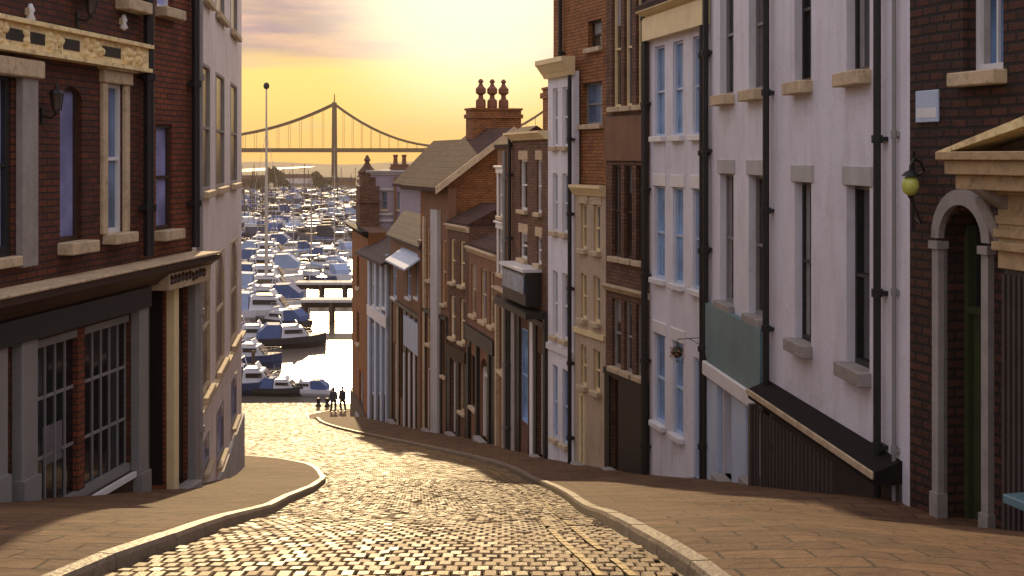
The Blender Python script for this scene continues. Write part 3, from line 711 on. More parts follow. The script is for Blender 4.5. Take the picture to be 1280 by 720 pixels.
h.wall(); h.cornice(1.9-h.z0, .45, .34, 'cream_paint'); h.box('string_course', 0, h.len, .06, -4.75-h.z0, -4.6-h.z0, 'white_paint'); h.pipe(0, u=h.len-.05, r=.05)
a = Vector((1.03, 31.8, 0)); b2 = Vector((2.2, 28.4, 0))
h = House('brick_house', 'tall plain brown brick house rising behind the small cream and narrow white house', 'house', (a.x/a.y*F+640, a.y), (b2.x/b2.y*F+640, b2.y), 5.0, 5, 'brick_orange_lit')
h.window(728, 753, 103, 156, 'glass_blue', 'grey_paint', 'stone', (0, 1))
h.window(735, 752, 25, 60, 'glass_brown', 'brown_wood', 'stone', (0, 1))
h.wall(); h.roof(1.4); h.pipe(705, z0=h.z(705, 100), r=.05)

# ---- R8 brown-grey house
h = House('brown_house', 'brown-grey brick house with projecting bay over a blue and black shopfront', 'house', (640.2, 35.5), (684.7, 31.72), .62, 1.1, 'brick_brown')
for (a, b2) in ((650, 659), (671, 677)):
    u0, u1 = h.u(a), h.u(b2)
    for (zt, zb) in ((-.1, -1.45), (-2.05, -2.75)):
        h.window_u(u0, u1, zb-h.z0, zt-h.z0, 'glass_dark', 'white_paint', 'stone', (0, 1), 'stone', 0, .1)
h.window_u(h.u(651), h.u(662), h.ground(h.u(655))+.8, -4.6-h.z0, 'blind_blue', 'blue_paint', None, (0, 1), None, 0, .08)
u0, u1 = h.u(672), h.u(681); h.door_u(u0, u1, h.ground(u0)+.04, -5.0-h.z0, 'black_paint', .2, True)
h.wall()
h.cornice(.42-h.z0, .22, .26, 'cream_paint')
ub0, ub1 = h.u(647, .0), h.u(677, .0); zb0, zb1 = h.z(662, 376), h.z(662, 335)
by = MB().box(ub0, ub1, -.42, 0, zb0, zb1).build('bay', M['black_paint'], h.root)
MB().box(ub0+.1, ub1-.1, -.45, -.42, zb0+.3, zb1-.1).build('pane', M['glass_blue'], by); MB().box(ub0-.06, ub1+.06, -.5, 0, zb1, zb1+.08).build('bay_roof', M['white_paint'], by)
h.box('shop_canopy', h.u(641), h.u(684), .55, h.z(662, 388), h.z(662, 381), 'black_paint')
for a, b2, mt_ in ((641.5, 646, 'stone_grey'), (665.5, 669, 'white_paint'), (682, 684.5, 'black_paint')): h.strip('pilaster', a, b2, 389, None, mt_, .08)
h.shopfront(h.z(662, 400))
h.chimney(h.u(676), .62, 1.3, .8, h.zt-.1, h.z(676, 112)+.02, 0, 'brick_orange_lit')
h.pipe(640, u=.1, r=.05)
# ---- R9 very narrow front
h = House('narrow_house', 'very narrow brown house front with tall white windows and a downpipe', 'house', (622, 37.5), (640, 35.52), .25, 1.4, 'render_brown')
u0, u1 = h.u(624), h.u(631)
for (zt, zb) in ((-.5, -1.75), (-2.1, -3.4)): h.window_u(u0, u1, zb-h.z0, zt-h.z0, 'glass_blue', 'white_paint', 'stone', (0, 1), None, 0, .08, surround='white_paint')
h.window_u(u0, u1, -6.2-h.z0, -4.4-h.z0, 'glass_dark', 'stone', 'stone', (0, 1))
h.wall(); h.pipe(635, r=.06, mat='grey_paint'); h.cornice(-3.95-h.z0, .16, .2, 'stone', 'shop_cornice'); h.shopfront(-4.2-h.z0); h.roof(.5, 'tile_roof', .1)
for a, b2 in ((622.5, 624), (631.5, 633.5)): h.strip('pilaster', a, b2, 380, None, 'stone', .1)
# ---- S10 pair of low shops
h = House('low_shop', 'low dark brown shop with arched grey door below the orange gable wall', 'shop', (586, 41.6), (621.7, 37.53), -2.9, 2.5, 'render_brown')
for (a, b2) in ((589, 595), (601, 608), (612, 618)):
    h.window(a, b2, 335, 400, 'glass_brown', 'stone', 'stone', (0, 1), rev=.1, at=602)
h.door(600, 611, 448, 'grey_paint', .2, True, at=605, arch=.6)
h.window(589, 596, 445, 510, 'glass_dark', 'black_paint', 'stone', (1, 0), rev=.1)
h.wall(); h.cornice(-3.1-h.z0, .2, .16, 'stone'); h.box('shop_fascia', .05, h.len-.05, .14, h.z(602, 432), h.z(602, 415), 'black_paint'); h.shopfront(h.z(602, 434))
for a, b2 in ((586.5, 588.5), (597.5, 599.5), (613, 615)): h.strip('pilaster', a, b2, 433, None, 'black_paint', .1)
h.roof(.5, 'tile_roof', .05)
h = House('low_shop', 'low brown shop with cream window frames next to the pale grey corner pilaster', 'shop', (560, 44), (585.8, 41.62), -2.3, 2.5, 'brick_brown')
for (a, b2) in ((563, 569), (575, 581)):
    h.window(a, b2, 300, 355, 'glass_brown', 'cream_paint', 'stone', (0, 1), rev=.1, at=572); h.window(a, b2, 372, 425, 'glass_dark', 'cream_paint', 'stone', (0, 1), rev=.1, at=572)
h.door(564, 571, 452, 'brown_wood', .2, True, at=568)
h.window(575, 582, 455, 515, 'glass_dark', 'stone', 'stone', (0, 0), rev=.1, at=578)
h.wall(); h.cornice(-2.5-h.z0, .2, .16, 'stone'); h.box('shop_fascia', .05, h.len-.05, .14, h.z(572, 448), h.z(572, 434), 'brown_wood'); h.shopfront(h.z(572, 450)); h.roof(.6, 'tile_roof', .05)
# ---- S11 gabled house whose end wall faces us
def gabled(name, label, near_eave, near_ridge, length, b, zeave, zridge, wall, roofm, zbot, over=.3, cat='house', gm=None):
    # near gable corners given as (px,Y)
    e = pt(*near_eave); r_ = pt(*near_ridge); w = abs(r_.x-e.x); d = Vector((b, 1, 0)).normalized()
    root = empty(name, (e.x, e.y, zbot), math.atan2(d.y, d.x)-math.pi/2); tag(root, label, cat)
    H0 = zeave-zbot; H1 = zridge-zbot; Wd = 2*w
    mb = MB().prism([(0, 0, 0), (Wd, 0, 0), (Wd, 0, H0), (w, 0, H1), (0, 0, H0)], (0, length, 0)); mb.build('wall', M[wall], root)
    s_ = (H1-H0)/w
    rf = MB(); t_ = .14
    rf.prism([(-over, -over, H0-over*s_), (w, -over, H1), (w, -over, H1+t_), (-over, -over, H0-over*s_+t_)], (0, length+2*over, 0))
    rf.prism([(Wd+over, -over, H0-over*s_), (Wd+over, -over, H0-over*s_+t_), (w, -over, H1+t_), (w, -over, H1)], (0, length+2*over, 0))
    rf.build('roof', M[roofm], root)
    vb = MB(); vt = .2
    vb.prism([(-over, -over-.05, H0-over*s_-.08), (w, -over-.05, H1-.08), (w, -over-.05, H1+t_+.03), (-over, -over-.05, H0-over*s_+t_+.03)], (0, .05, 0))
    vb.prism([(Wd+over, -over-.05, H0-over*s_-.08), (Wd+over, -over-.05, H0-over*s_+t_+.03), (w, -over-.05, H1+t_+.03), (w, -over-.05, H1-.08)], (0, .05, 0))
    vb.build('bargeboard', M['stone'], root)
    return root, w, H0, H1
root, w, H0, H1 = gabled('gabled_house', 'orange-lit brick gabled house with sloping stone verge below a big chimney stack', (559, 44.3), (640, 44.3), 3.4, -.36, -.78, .85, 'brick_orange_lit', 'tile_roof', -10.2, over=.6)
# its chimney stack with three ornate pots
zc = (HZ-137)/F*47
ch = MB().box(1.75, 3.65, 2.5, 3.35, H1-1.6, zc+10.2); ch.box(1.69, 3.71, 2.44, 3.41, zc+10.2-.3, zc+10.2-.15); ch.box(1.7, 3.7, 2.45, 3.4, zc+10.2, zc+10.28)
ch = ch.build('chimney', M['brick_orange_lit'], root)
for k in range(3):
    MB().lathe((2.2+.45*k, 2.93, zc+10.27), [(.16, 0), (.2, .06), (.19, .3), (.1, .38), (.09, .5), (.2, .58), (.2, .74), (.1, .84), (.06, .95), (.12, 1.0), (.05, 1.1)], 10).build('chimney_pot', M['terracotta'], ch)
# front of the gabled house (street side)
h = House('shop_front_house', 'tall narrow shop front with pale grey corner pilaster under the gabled roof', 'house', (530, 46.8), (559.8, 44.02), -1.1, .3, 'render_brown')
for (a, b2) in ((534, 539),):
    h.window(a, b2, 285, 350, 'glass_brown', 'stone', 'stone', (0, 1), rev=.08); h.window(a, b2, 372, 430, 'glass_blue', 'stone', 'stone', (0, 1), rev=.08)
h.door(533.5, 540, 460, 'black_paint', .15, True)
h.window(553, 558, 300, 380, 'glass_brown', 'stone', 'stone', (0, 1), rev=.08); h.window(553, 558, 400, 470, 'glass_dark', 'black_paint', 'stone', (0, 1), rev=.08)
h.wall(); h.strip('pilaster', 542.5, 551, 262, None, 'render_grey', .14); h.strip('pilaster', 530.5, 532.5, 270, None, 'stone', .08)
h.shopfront(h.z(545, 395))
# ---- S13 white and blue shop
h = House('blue_shop', 'shop front with slim white and blue pilasters and a bright awning edge', 'shop', (488, 54.4), (529.7, 46.85), -3.4, 1.2, 'render_brown')
for (a, b2) in ((491, 496), (509, 514), (520, 525)):
    h.window(a, b2, 318, 372, 'glass_blue', 'paleblue_paint', 'white_paint', (0, 1), rev=.08, at=(a+b2)/2)
for (a, b2) in ((509, 513), (515, 519), (521, 525)): h.window(a, b2, 445, 515, 'blind_blue', 'white_paint', None, (0, 0), rev=.08, fw=.09)
h.door(491, 498, 430, 'black_paint', .2, True)
h.window(500, 505, 385, 500, 'glass_dark', 'black_paint', None, (0, 0), rev=.1)
h.wall(); h.strip('shop_fascia', 508, 526, 400, 438, 'paleblue_paint', .12); h.strip('pilaster', 498.6, 499.8, 385, None, 'stone', .1); h.strip('pilaster', 526.2, 529.2, 300, None, 'render_brown', .12)
for a in (506.8, 513.5, 519.6, 525.4): h.strip('pilaster', a, a+1, 441, None, 'white_paint', .1)
h.shopfront(h.z(500, 382))
aw = MB(); u0, u1 = h.u(503), h.u(529); z1 = h.z(515, 318); aw.prism([(u0, 0, z1+.12), (u0, -.7, z1-.35), (u0, -.7, z1-.42), (u0, 0, z1+.04)], (u1-u0, 0, 0)); aw.build('awning', M['paleblue_paint'], h.root)
h.roof(1.0, 'slate', .2)
# ---- S14 white/blue front with dark roof
h = House('white_blue_house', 'white and blue striped house front under a dark brown overhanging roof', 'house', (460.5, 60), (487.7, 54.45), -4.4, 1.6, 'brown_wood')
for (a, b2) in ((465, 469.5), (473, 477), (480, 484)):
    h.window(a, b2, 325, 385, 'blind_blue', 'white_paint', 'white_paint', (0, 1), rev=.06, fw=.1); h.window(a, b2, 405, 495, 'blind_blue', 'paleblue_paint', None, (0, 1), rev=.06, fw=.1)
h.wall()
for a, b2 in ((461.8, 464.4), (470.2, 472.4), (477.6, 479.6), (484.4, 486)): h.strip('pilaster', a, b2, 318, None, 'paleblue_paint', .1)
h.strip('fascia_board', 461.8, 486, 388, 402, 'white_paint', .13)
rf = MB(); rf.prism([(-.5, 1.6, h.zt+.95), (-.5, -.55, h.zt-.1), (-.5, -.55, h.zt-.22), (-.5, 1.6, h.zt+.8)], (h.len+1.4, 0, 0)); rf.build('roof', M['slate'], h.root)
# ---- S15 brown pier house with turret
h = House('tower_house', 'slim brown corner tower with pointed turret at the bottom of the street', 'tower', (440, 68), (460.3, 60.05), -3.6, 1.2, 'brick_orange_lit')
h.window(446, 449, 320, 360, 'glass_dark', 'brown_wood', 'stone', (0, 1)); h.window(446, 449, 390, 430, 'glass_dark', 'brown_wood', 'stone', (0, 1)); h.door(449, 454, 465, 'black_paint', .2, True)
h.wall(); h.cornice(h.zt-.25, .3, .35, 'lead'); h.box('plinth', 0, h.len, .1, 0, h.ground(0)+1.6, 'brown_wood')
tu = h.u(451); zT = h.zt
tr = MB(); w2 = .5
tr.box(.6, 2.6, .15, 1.15, zT, zT+2.05); tr.box(.5, 2.7, .08, 1.22, zT+1.2, zT+1.32); tr.box(.9, 2.3, .3, 1.0, zT+2.05, zT+2.5)
tr.lathe((1.5, .65, zT+2.5), [(.55, 0), (.45, .15), (.5, .25), (.2, .6), (.1, .8), (.18, .88), (.04, 1.15)], 8); tr.lathe((2.2, .65, zT+2.3), [(.15, 0), (.1, .3), (.16, .4), (.03, .75)], 8)
tr.build('turret', M['brick_brown'], h.root)
# ---- big house behind with tiled roof, and lilac-grey block
gabled('gabled_house', 'brown tiled house set back behind the orange gable, roof seen against the sky', (538, 55.2), (588, 55.2), 6.5, -.3, -1.15, .6, 'render_lilac', 'tile_roof', -12.0)
h = House('lilac_house', 'flat-topped lilac-grey rendered block with string courses behind the corner tower', 'house', (458.5, 66), (529, 65.9), -.78, 7, 'render_lilac')
for k, (a, b2) in enumerate(((463, 470), (477, 484), (497, 503), (512, 519))):
    h.window(a, b2, 240, 262, 'glass_blue', 'grey_paint', 'stone', (0, 1), at=(a+b2)/2)
h.wall(); h.cornice(h.zt-.2, .25, .2, 'render_grey')
for py in (235, 266, 274): h.box('string_course', 0, h.u(492), .08, h.z(470, py+3), h.z(470, py), 'render_grey')
h.pipe(516, r=.12); h.box('lesene', h.u(493), h.u(495.5), .2, 3, h.zt-.3, 'render_brown')
h.chimney(h.u(498), .6, .9, .4, h.zt, h.zt+.3, 2, 'render_brown')

# ------------------------------------------------------------------ left side
def Yl(px): return 13.6*850/(850-px)
h = House('brick_house', 'dark red brick house with gilded frieze above a many-paned shop window', 'house', (-260, Yl(-260)), (174.5, Yl(174.5)), 4.2, 8, 'brick_dark')
# first floor windows
h.window(-45, 14, 90, 322, 'glass_violet', 'black_paint', 'stone', (0, 1), None, at=8, rev=.07, fw=.09)
zsl = h.z(88, 303); 
h.window(75, 103, 108, 303, 'glass_violet', 'brown_wood', 'stone', (0, 0), None, at=88, arch=.18, rev=.1, sillh=.13, sillo=.2)
h.window(131, 153, 105, 292, 'glass_blue', 'white_paint', 'stone', (0, 1), None, at=142, rev=.08, surround='stone', sillh=.12, sillo=.2)
h.window(147, 171, -130, 2, 'glass_blue', 'cream_paint', 'stone', (0, 1), None, at=160, rev=.14, sillh=.14, sillo=.2)
h.window(88, 112, -150, -22, 'glass_blue', 'cream_paint', 'stone', (0, 1), None, at=100, rev=.14, sillh=.14, sillo=.2)
# openings of the shop
zc1 = h.z(0, 388); ztop = zc1-.42
uw0, uw1 = h.u(36), h.u(162)
zr = min(h.ground(uw0), h.ground(uw1))
h.opening(uw0, uw1, h.ground(uw1)+.28, ztop-.02, 0, .3)
h.opening(h.u(-200), h.u(-20), h.ground(h.u(-20))+.5, ztop-.02, 0, .3)
h.wall()
# shop window: glazing, bars, stall riser
def shopwin(u0, u1, z0, z1, nb, nt):
    w = MB(); y0, y1 = .05, .1
    w.box(u0, u1, y0-.04, y1+.02, z1-.09, z1); w.box(u0, u1, y0-.06, y1+.03, z0, z0+.1)
    for i in range(nb+1):
        x = u0+(u1-u0)*i/nb; r_ = .01
        w.box(x-r_, x+r_, y0, y1, z0+.1, z1-.09)
    for j in range(1, nt):
        zz = z0+(z1-z0)*j/nt; w.box(u0, u1, y0+.012, y1-.012, zz-.02, zz+.02)
    o = w.build('shop_window', M['grey_paint'], h.root)
    MB().box(u0+.01, u1-.01, y1-.03, y1-.02, z0, z1-.01).build('pane', M['glass_dark'], o)
    return o
w_ = shopwin(uw0, uw1, h.ground(uw1)+.28, ztop-.02, 11, 3)
MB().box(h.u(98), h.u(106), 0.0, .12, h.ground(uw1)+.28, ztop-.02).build('mullion', M['brick_red'], w_)
# goods behind the glass are hinted by a white net curtain and stacked boxes in the lower lights
MB().box(h.u(60), h.u(84), .062, .066, h.ground(uw1)+.85, h.ground(uw1)+1.3).build('curtain', M['net_dim'], w_)
shopwin(h.u(-200), h.u(-20), h.ground(h.u(-20))+.5, ztop-.02, 8, 3)
h.box('stall_riser', h.u(-20), h.u(162), .05, 0, h.ground(uw1)+.279, 'brown_wood')
h.box('stall_riser_rail', uw0, uw1, .1, h.ground(uw1)+.2, h.ground(uw1)+.27, 'white_paint')
for a, b2 in ((-20, -4), (14, 34), (163, 174.4)):
    p = h.box('pilaster', h.u(a), h.u(b2), .13, h.ground(h.u(b2))-.3, ztop+.05, 'grey_paint', bevel=.01); MB().box(h.u(a)-.03, h.u(b2)+.0, -.17, 0, h.ground(h.u(b2))-.3, h.ground(h.u(b2))+.3).build('plinth', M['grey_paint'], p)
h.box('fascia_board', -.0, h.len, .17, ztop+.052, zc1-.1, 'black_paint')
cz = zc1-.1
h.cornice(cz, .3, .42, 'brown_wood'); h.box('cornice_edge', 0, h.len, .45, cz+.3, cz+.335, 'stone', bevel=.01)
# light stone strip beside the big window
p0, p1 = h.u(19), h.u(38); h.box('pilaster', p0, p1, .1, h.z(30, 333), h.z(30, 75), 'stone_grey', bevel=.012)
h.box('window_head', h.u(-60), p1+.04, .16, h.z(5, 95), h.z(5, 72), 'stone', bevel=.015)
# gilded frieze of cast ornament, sunlight painted into its gold, with dark panels
zf0, zf1 = h.z(90, 73), h.z(90, 45)
fr = MB().box(.02, h.len-.03, -.14, 0, zf0, zf1)
fr.box(0, h.len-.01, -.21, 0, zf1, zf1+.05); fr.box(0, h.len-.01, -.19, 0, zf0-.05, zf0)
rng = random.Random(3); uu = 0.1
while uu < h.len-.15:
    if not any(abs(uu-h.u(c)) < wd for c, wd in ((4, .22), (32, .22), (75, .26), (126, .3), (-40, .3), (-100, .3), (-170, .3))):
        for q_ in range(5):
            cx = uu+rng.uniform(-.06, .06); czz = rng.uniform(zf0+.03, zf1-.03); r_ = rng.uniform(.025, .06)
            fr.lathe((cx, -.14, czz-r_), [(r_*.2, 0), (r_*.8, r_*.4), (r_, r_), (r_*.8, r_*1.6), (r_*.2, r_*2)], 6)
    uu += .085
fr = fr.build('frieze', M['stucco_gold_lit'], h.root)
for c, wd in ((4, .2), (32, .16), (75, .2), (126, .26), (-40, .26), (-100, .26), (-170, .26)):
    cu = h.u(c); MB().box(cu-wd, cu+wd, -.146, -.13, zf0+.07, zf1-.07).build('frieze_panel', M['black_paint'], fr)
h.cornice(h.zt-.3, .3, .35, 'stone', 'eaves_cornice'); h.roof(2.0)
h.box('upper_band', 0, h.len, .07, h.zt-1.4, h.zt-1.28, 'stone')
brickL = h
def lantern(px, py, lbl, mat='lamp_glass', size=1, s_=.6):
    q = brickL; u = q.u(px); p = q.a+q.d*u-q.n*.3; z = (HZ-py)/F*(q.a+q.d*u).y
    t = empty('wall_lantern', (p.x, p.y, z), math.atan2(q.d.y, q.d.x)); tag(t, lbl, 'wall lamp'); t.scale = (s_,)*3; t.location += q.n*.3*(1-s_)
    MB().lathe((0, 0, -.16*size), [(.04, 0), (.08, .03), (.11, .3), (.12, .32)], 6).build('lamp_glass', M[mat], t)
    k = MB().lathe((0, 0, .16*size), [(.15, 0), (.1, .07), (.03, .1), (.03, .16), (.01, .2)], 6).lathe((0, 0, -.24), [(.01, 0), (.05, .04), (.05, .08)], 6)
    for i in range(6):
        a = 2*math.pi*i/6; k.tube((.08*math.cos(a), .08*math.sin(a), -.16), (.125*math.cos(a), .125*math.sin(a), .17), .008, .008, 4)
    k.build('lamp_cage', M['metal_black'], t)
    MB().path([(0, 0, -.2), (0, .1, -.3), (0, .28, -.25)], .02, 6).box(-.06, .06, .26, .298, -.4, -.1).build('bracket', M['metal_black'], t)
lantern(52, 128, 'black iron wall lantern on the dark brick beside the arched-head window', 'glass_brown')
lantern(96, 8, 'black iron wall lantern hung above the gilded frieze', 'glass_brown')
# plaques of white cast ornament above the frieze
for px_, py_, lb in ((34, 16, 'small white cast ornament on brick above the left part of the frieze'), (151, 28, 'small white cast ornament on brick above the right end of the frieze')):
    u = brickL.u(px_); p = brickL.a+brickL.d*u; z = (HZ-py_)/F*p.y
    t = empty('wall_ornament', (p.x, p.y, z), math.atan2(brickL.d.y, brickL.d.x)); tag(t, lb, 'ornament')
    MB().lathe((0, -.04, -.1), [(.02, 0), (.06, .03), (.03, .09), (.05, .13), (.02, .2)], 8).build('boss', M['white_paint'], t, smooth=True)
    MB().box(-.05, .05, -.05, 0, -.03, .05).build('back_plate', M['stone'], t)

# ---- L2 narrower red brick house with doorway and carved sign
h = House('brick_house', 'narrow red brick house with carved sign board over a dark shop doorway', 'house', (175, Yl(175)), (239.8, Yl(239.8)), 4.4, 8, 'brick_red')
h.window(195, 215, 155, 288, 'glass_violet', 'brown_wood', 'stone', (0, 1), None, at=205, rev=.08, sillh=.13, sillo=.18)
h.window(196, 216, -95, 12, 'glass_violet', 'white_paint', 'stone', (0, 1), None, at=206, rev=.12, sillh=.13, sillo=.18)
zt2 = h.z(210, 360)
uo0, uo1 = h.u(179), h.u(206); h.opening(uo0, uo1, h.ground(uo1)+.05, zt2, 0, .9)
h.door_u(h.u(214), h.u(233), h.ground(h.u(225))+.05, zt2, 'paleblue_paint', .15, True, 0, True, 'black_paint')
h.wall()
h.box('doorway_shade', uo1-.015, uo1-.003, -.03, h.ground(uo1)+.05, zt2-.01, 'black_paint', inn=.88)  # black sheet added on the reveal to paint the doorway's shade
# shelves of the open doorway
sh = MB().box(uo0, uo1, .88, .93, h.ground(uo1)+.05, zt2)
for k in range(5):
    zz = h.ground(uo1)+.4+k*.45; sh.box(uo0+.03, uo1-.03, .55, .88, zz, zz+.03)
    x = uo0+.08
    while x < uo1-.15:
        ww = random.uniform(.04, .09); sh.box(x, x+ww, .62, .85, zz+.03, zz+.03+random.uniform(.15, .3)); x += ww+.02
sh.build('display_shelf', M['brown_wood'], h.root)
h.box('pilaster', h.u(207.5), h.u(213), .13, h.ground(h.u(210))-.3, zt2+.02, 'cream_paint', bevel=.01)
h.box('pilaster', h.u(234), h.len, .13, h.ground(h.u(236))-.3, zt2+.02, 'grey_paint', bevel=.01)
h.box('pilaster', .02, h.u(178.5), .1, h.ground(.1)-.3, zt2+.02, 'black_paint')
sgz0, sgz1 = zt2+.03, zt2+.3
sg = h.box('sign_board', h.u(186), h.len+.0, .3, sgz0, sgz1, 'stone', bevel=.01)
q = MB(); rng = random.Random(5); x = h.u(188)
while x < h.len-.2:
    q.lathe((x, -.3, (sgz0+sgz1)/2-.06+rng.uniform(-.02, .02)), [(.01, 0), (.045, .03), (.03, .07), (.05, .1), (.01, .13)], 6); x += .13
q.build('carved_ornament', M['brown_wood'], sg)
h.cornice(brickL.z0+cz-h.z0, .3, .42, 'brown_wood'); h.box('cornice_edge', 0, h.len, .45, brickL.z0+cz-h.z0+.3, brickL.z0+cz-h.z0+.335, 'stone', bevel=.01)
h.pipe(0, u=.06, z0=brickL.z0+cz-h.z0+.4, r=.07); h.pipe(0, u=h.len-.1, z0=brickL.z0+cz-h.z0+.4, r=.06)
h.roof(2.0)
# ---- L3 cream house
def Y3(px): return 18.97*180/(420-px)
h = House('cream_house', 'tall cream rendered house with slim arched windows at the left street corner', 'house', (240.2, Y3(240.2)), (302, Y3(302)), 5.0, 7, 'render_cream', skl=1.9)
for (a, b2) in ((252, 262), (269.5, 280), (288, 296)):
    u0, u1 = h.u(a), h.u(b2)
    h.window_u(u0, u1, -.58-h.z0, 1.5-h.z0, 'glass_tan', 'stone_grey', 'stone', (0, 1), None, .12, .04, sillh=.1)
    h.window_u(u0, u1, 2.55-h.z0, 4.4-h.z0, 'glass_tan', 'stone_grey', 'stone', (0, 1), None, 0, .04, sillh=.1)
    h.window_u(u0, u1, -3.85-h.z0, -1.75-h.z0, 'glass_tan', 'stone', 'stone', (0, 1), None, .6, .04, sillh=.1, surround=None)
    zb = max(-5.55-h.z0, h.ground(u0)+.12)
    h.window_u(u0+.15, u1-.15, zb, -4.6-h.z0, 'glass_violet', 'grey_paint', 'stone', (0, 0), None, .5, .04, sillh=.06)
h.wall(); h.cornice(-4.12-h.z0, .18, .1, 'stone', 'string_course'); h.box('plinth', 0, h.len, .07, 0, h.ground(0)-.9, 'render_grey')
h.pipe(0, u=.12, z0=1.0, r=.05, mat='stone_grey'); h.cornice(h.zt-.35, .35, .35); h.roof(2)
# ---- L4 house across the side street, mostly hidden from here
h = House('terraced_house', 'plain brown rendered house across the side street behind the cream corner house', 'house', (265, 42), (283, 54), -2.0, 7, 'render_brown')
for k in range(4):
    for zt in (-3.2, -6.2): h.window_u(1+k*2.7, 1.9+k*2.7, zt-1.4-h.z0, zt-h.z0, 'glass_dark', 'white_paint', 'stone', (0, 1))
h.door_u(9.9, 10.8, h.ground(10.3)+.05, h.ground(10.3)+2.6, 'black_paint'); h.wall(); h.roof(1.8)

# ------------------------------------------------------------------ harbour
def wy(py): return -WZ*F/(py-HZ)
def loft(secs, m=0):
    mb = MB(); k = len(secs[0])
    for s_ in secs: mb.v += s_
    for j in range(len(secs)-1):
        for i in range(k-1):
            a = j*k+i; mb.f.append((a, a+1, a+1+k, a+k)); mb.mi.append(m)
    mb.f.append(tuple(range(k))); mb.mi.append(m); mb.f.append(tuple(reversed(range((len(secs)-1)*k, len(secs)*k)))); mb.mi.append(m)
    # deck
    for j in range(len(secs)-1): mb.f.append((j*k, (j+1)*k, (j+1)*k+k-1, j*k+k-1)); mb.mi.append(m)
    return mb
def hull(L, B, fb, sheer=.35, dr=.3):
    secs = []; N = 9
    for i in range(N):
        t = i/(N-1); x = -L/2+L*t; w = B/2*(.86+.14*math.sin(t*math.pi) if t < .5 else max(.02, math.cos((t-.5)*math.pi)**.62)); zt = fb*(1+sheer*t*t)
        secs.append([(x, w, zt), (x+.0, w*.93, zt*.45), (x, w*.6, -.05), (x, 0, -dr*(1-t*.6)), (x, -w*.6, -.05), (x, -w*.93, zt*.45), (x, -w, zt)])
    return loft(secs)
def cruiser(name, L, hm, cm, B=2.6, km='hull_white'):
    r = empty(name, (0, 0, 0)); hh = hull(L, B, .95).build('hull', M[hm], r, smooth=False)
    cb = MB(); z0 = 1.0; a, b_ = -L*.12, L*.27
    cb.prism([(a, -B*.36, z0), (b_, -B*.36, z0), (b_-.75, -B*.33, z0+.95), (a+.1, -B*.33, z0+1.05)], (0, B*.7, 0)); cb = cb.build('cabin', M[km], r)
    wn = MB(); 
    for y_ in (-B*.375, B*.35): wn.box(a+.3, b_-.75, y_, y_+.05, z0+.42, z0+.78)
    wn.prism([(b_-.12, -B*.3, z0+.2), (b_-.62, -B*.28, z0+.86), (b_-.56, -B*.28, z0+.9), (b_-.06, -B*.3, z0+.24)], (0, B*.58, 0)); wn.build('cabin_window', M['glass_dark'], cb)
    cv = MB(); cv.prism([(-L*.44, -B*.38, z0), (a-.05, -B*.38, z0), (a-.05, -B*.34, z0+1.25), (-L*.3, -B*.34, z0+1.3), (-L*.43, -B*.35, z0+.55)], (0, B*.74, 0)); cv.build('canvas_cover', M[cm], r)
    fb_ = MB().box(a+.2, b_-1.0, -B*.3, B*.3, z0+1.04, z0+1.14); fb_.prism([(b_-1.0, -B*.28, z0+1.14), (b_-1.25, -B*.28, z0+1.5), (b_-1.32, -B*.28, z0+1.5), (b_-1.07, -B*.28, z0+1.14)], (0, B*.56, 0))
    fb_.path([(a+.15, -B*.3, z0+1.1), (a-.1, -B*.3, z0+1.9), (a-.1, B*.3, z0+1.9), (a+.15, B*.3, z0+1.1)], .04, 5); fb_.tube((a-.1, 0, z0+1.9), (a-.15, 0, z0+2.9), .02, .015, 4)
    fb_.build('flybridge', M['hull_white'], cb)
    rl = MB(); pts = []
    for k in range(7):
        t = .62+.36*k/6; x = -L/2+L*t; w = B/2*max(.02, math.cos((t-.5)*math.pi)**.62)*.92; zz = .95*(1+.35*t*t)
        pts.append((x, w, zz+.5)); rl.tube((x, w, zz), (x, w, zz+.5), .018, .018, 4); rl.tube((x, -w, zz), (x, -w, zz+.5), .018, .018, 4)
    rl.tube(pts[-1], (pts[-1][0], -pts[-1][1], pts[-1][2]), .02, .02, 4); rl.path(pts, .02, 4); rl.path([(x, -y, z) for x, y, z in pts], .02, 4); rl.build('bow_rail', M['alu'], r)
    return r
def sailboat(name, L, hm, cm, mh, km='hull_white'):
    B = L*.3; r = empty(name, (0, 0, 0)); hull(L, B, .9, .3, .5).build('hull', M[hm], r)
    cb = MB().prism([(-L*.1, -B*.26, .95), (L*.25, -B*.2, 1.0), (L*.18, -B*.18, 1.4), (-L*.08, -B*.24, 1.45)], (0, B*.5, 0)); cb = cb.build('cabin', M[km], r)
    MB().box(-L*.05, L*.14, -B*.27, -B*.24, 1.08, 1.25).build('cabin_window', M['glass_dark'], cb)
    ms = MB().tube((L*.08, 0, .9), (L*.08, 0, mh), .09, .06, 6); ms.tube((L*.08, -.9, mh*.6), (L*.08, .9, mh*.6), .03, .03, 4); ms.tube((L*.08, 0, mh), (L*.08, 0, mh+.5), .02, .02, 4); ms.build('mast', M['alu' if km == 'hull_white' else 'mast_brown'], r)
    bm = MB().tube((L*.06, 0, 2.1), (-L*.36, 0, 2.0), .07, .07, 6).build('boom', M['alu'], r)
    MB().lathe((0, 0, 0), [(.01, 0), (.01, .01)], 3)
    sc_ = MB().tube((L*.05, 0, 2.3), (-L*.34, 0, 2.15), .24, .13, 8); sc_.build('sail_cover', M[cm], bm)
    st = MB(); 
    for e_ in ((L*.48, 0, 1.15), (-L*.48, 0, .95), (L*.02, B*.45, .95), (L*.02, -B*.45, .95)): st.tube((L*.08, 0, mh), e_, .02, .02, 3)
    st.build('rigging', M['metal_black'], r)
    return r
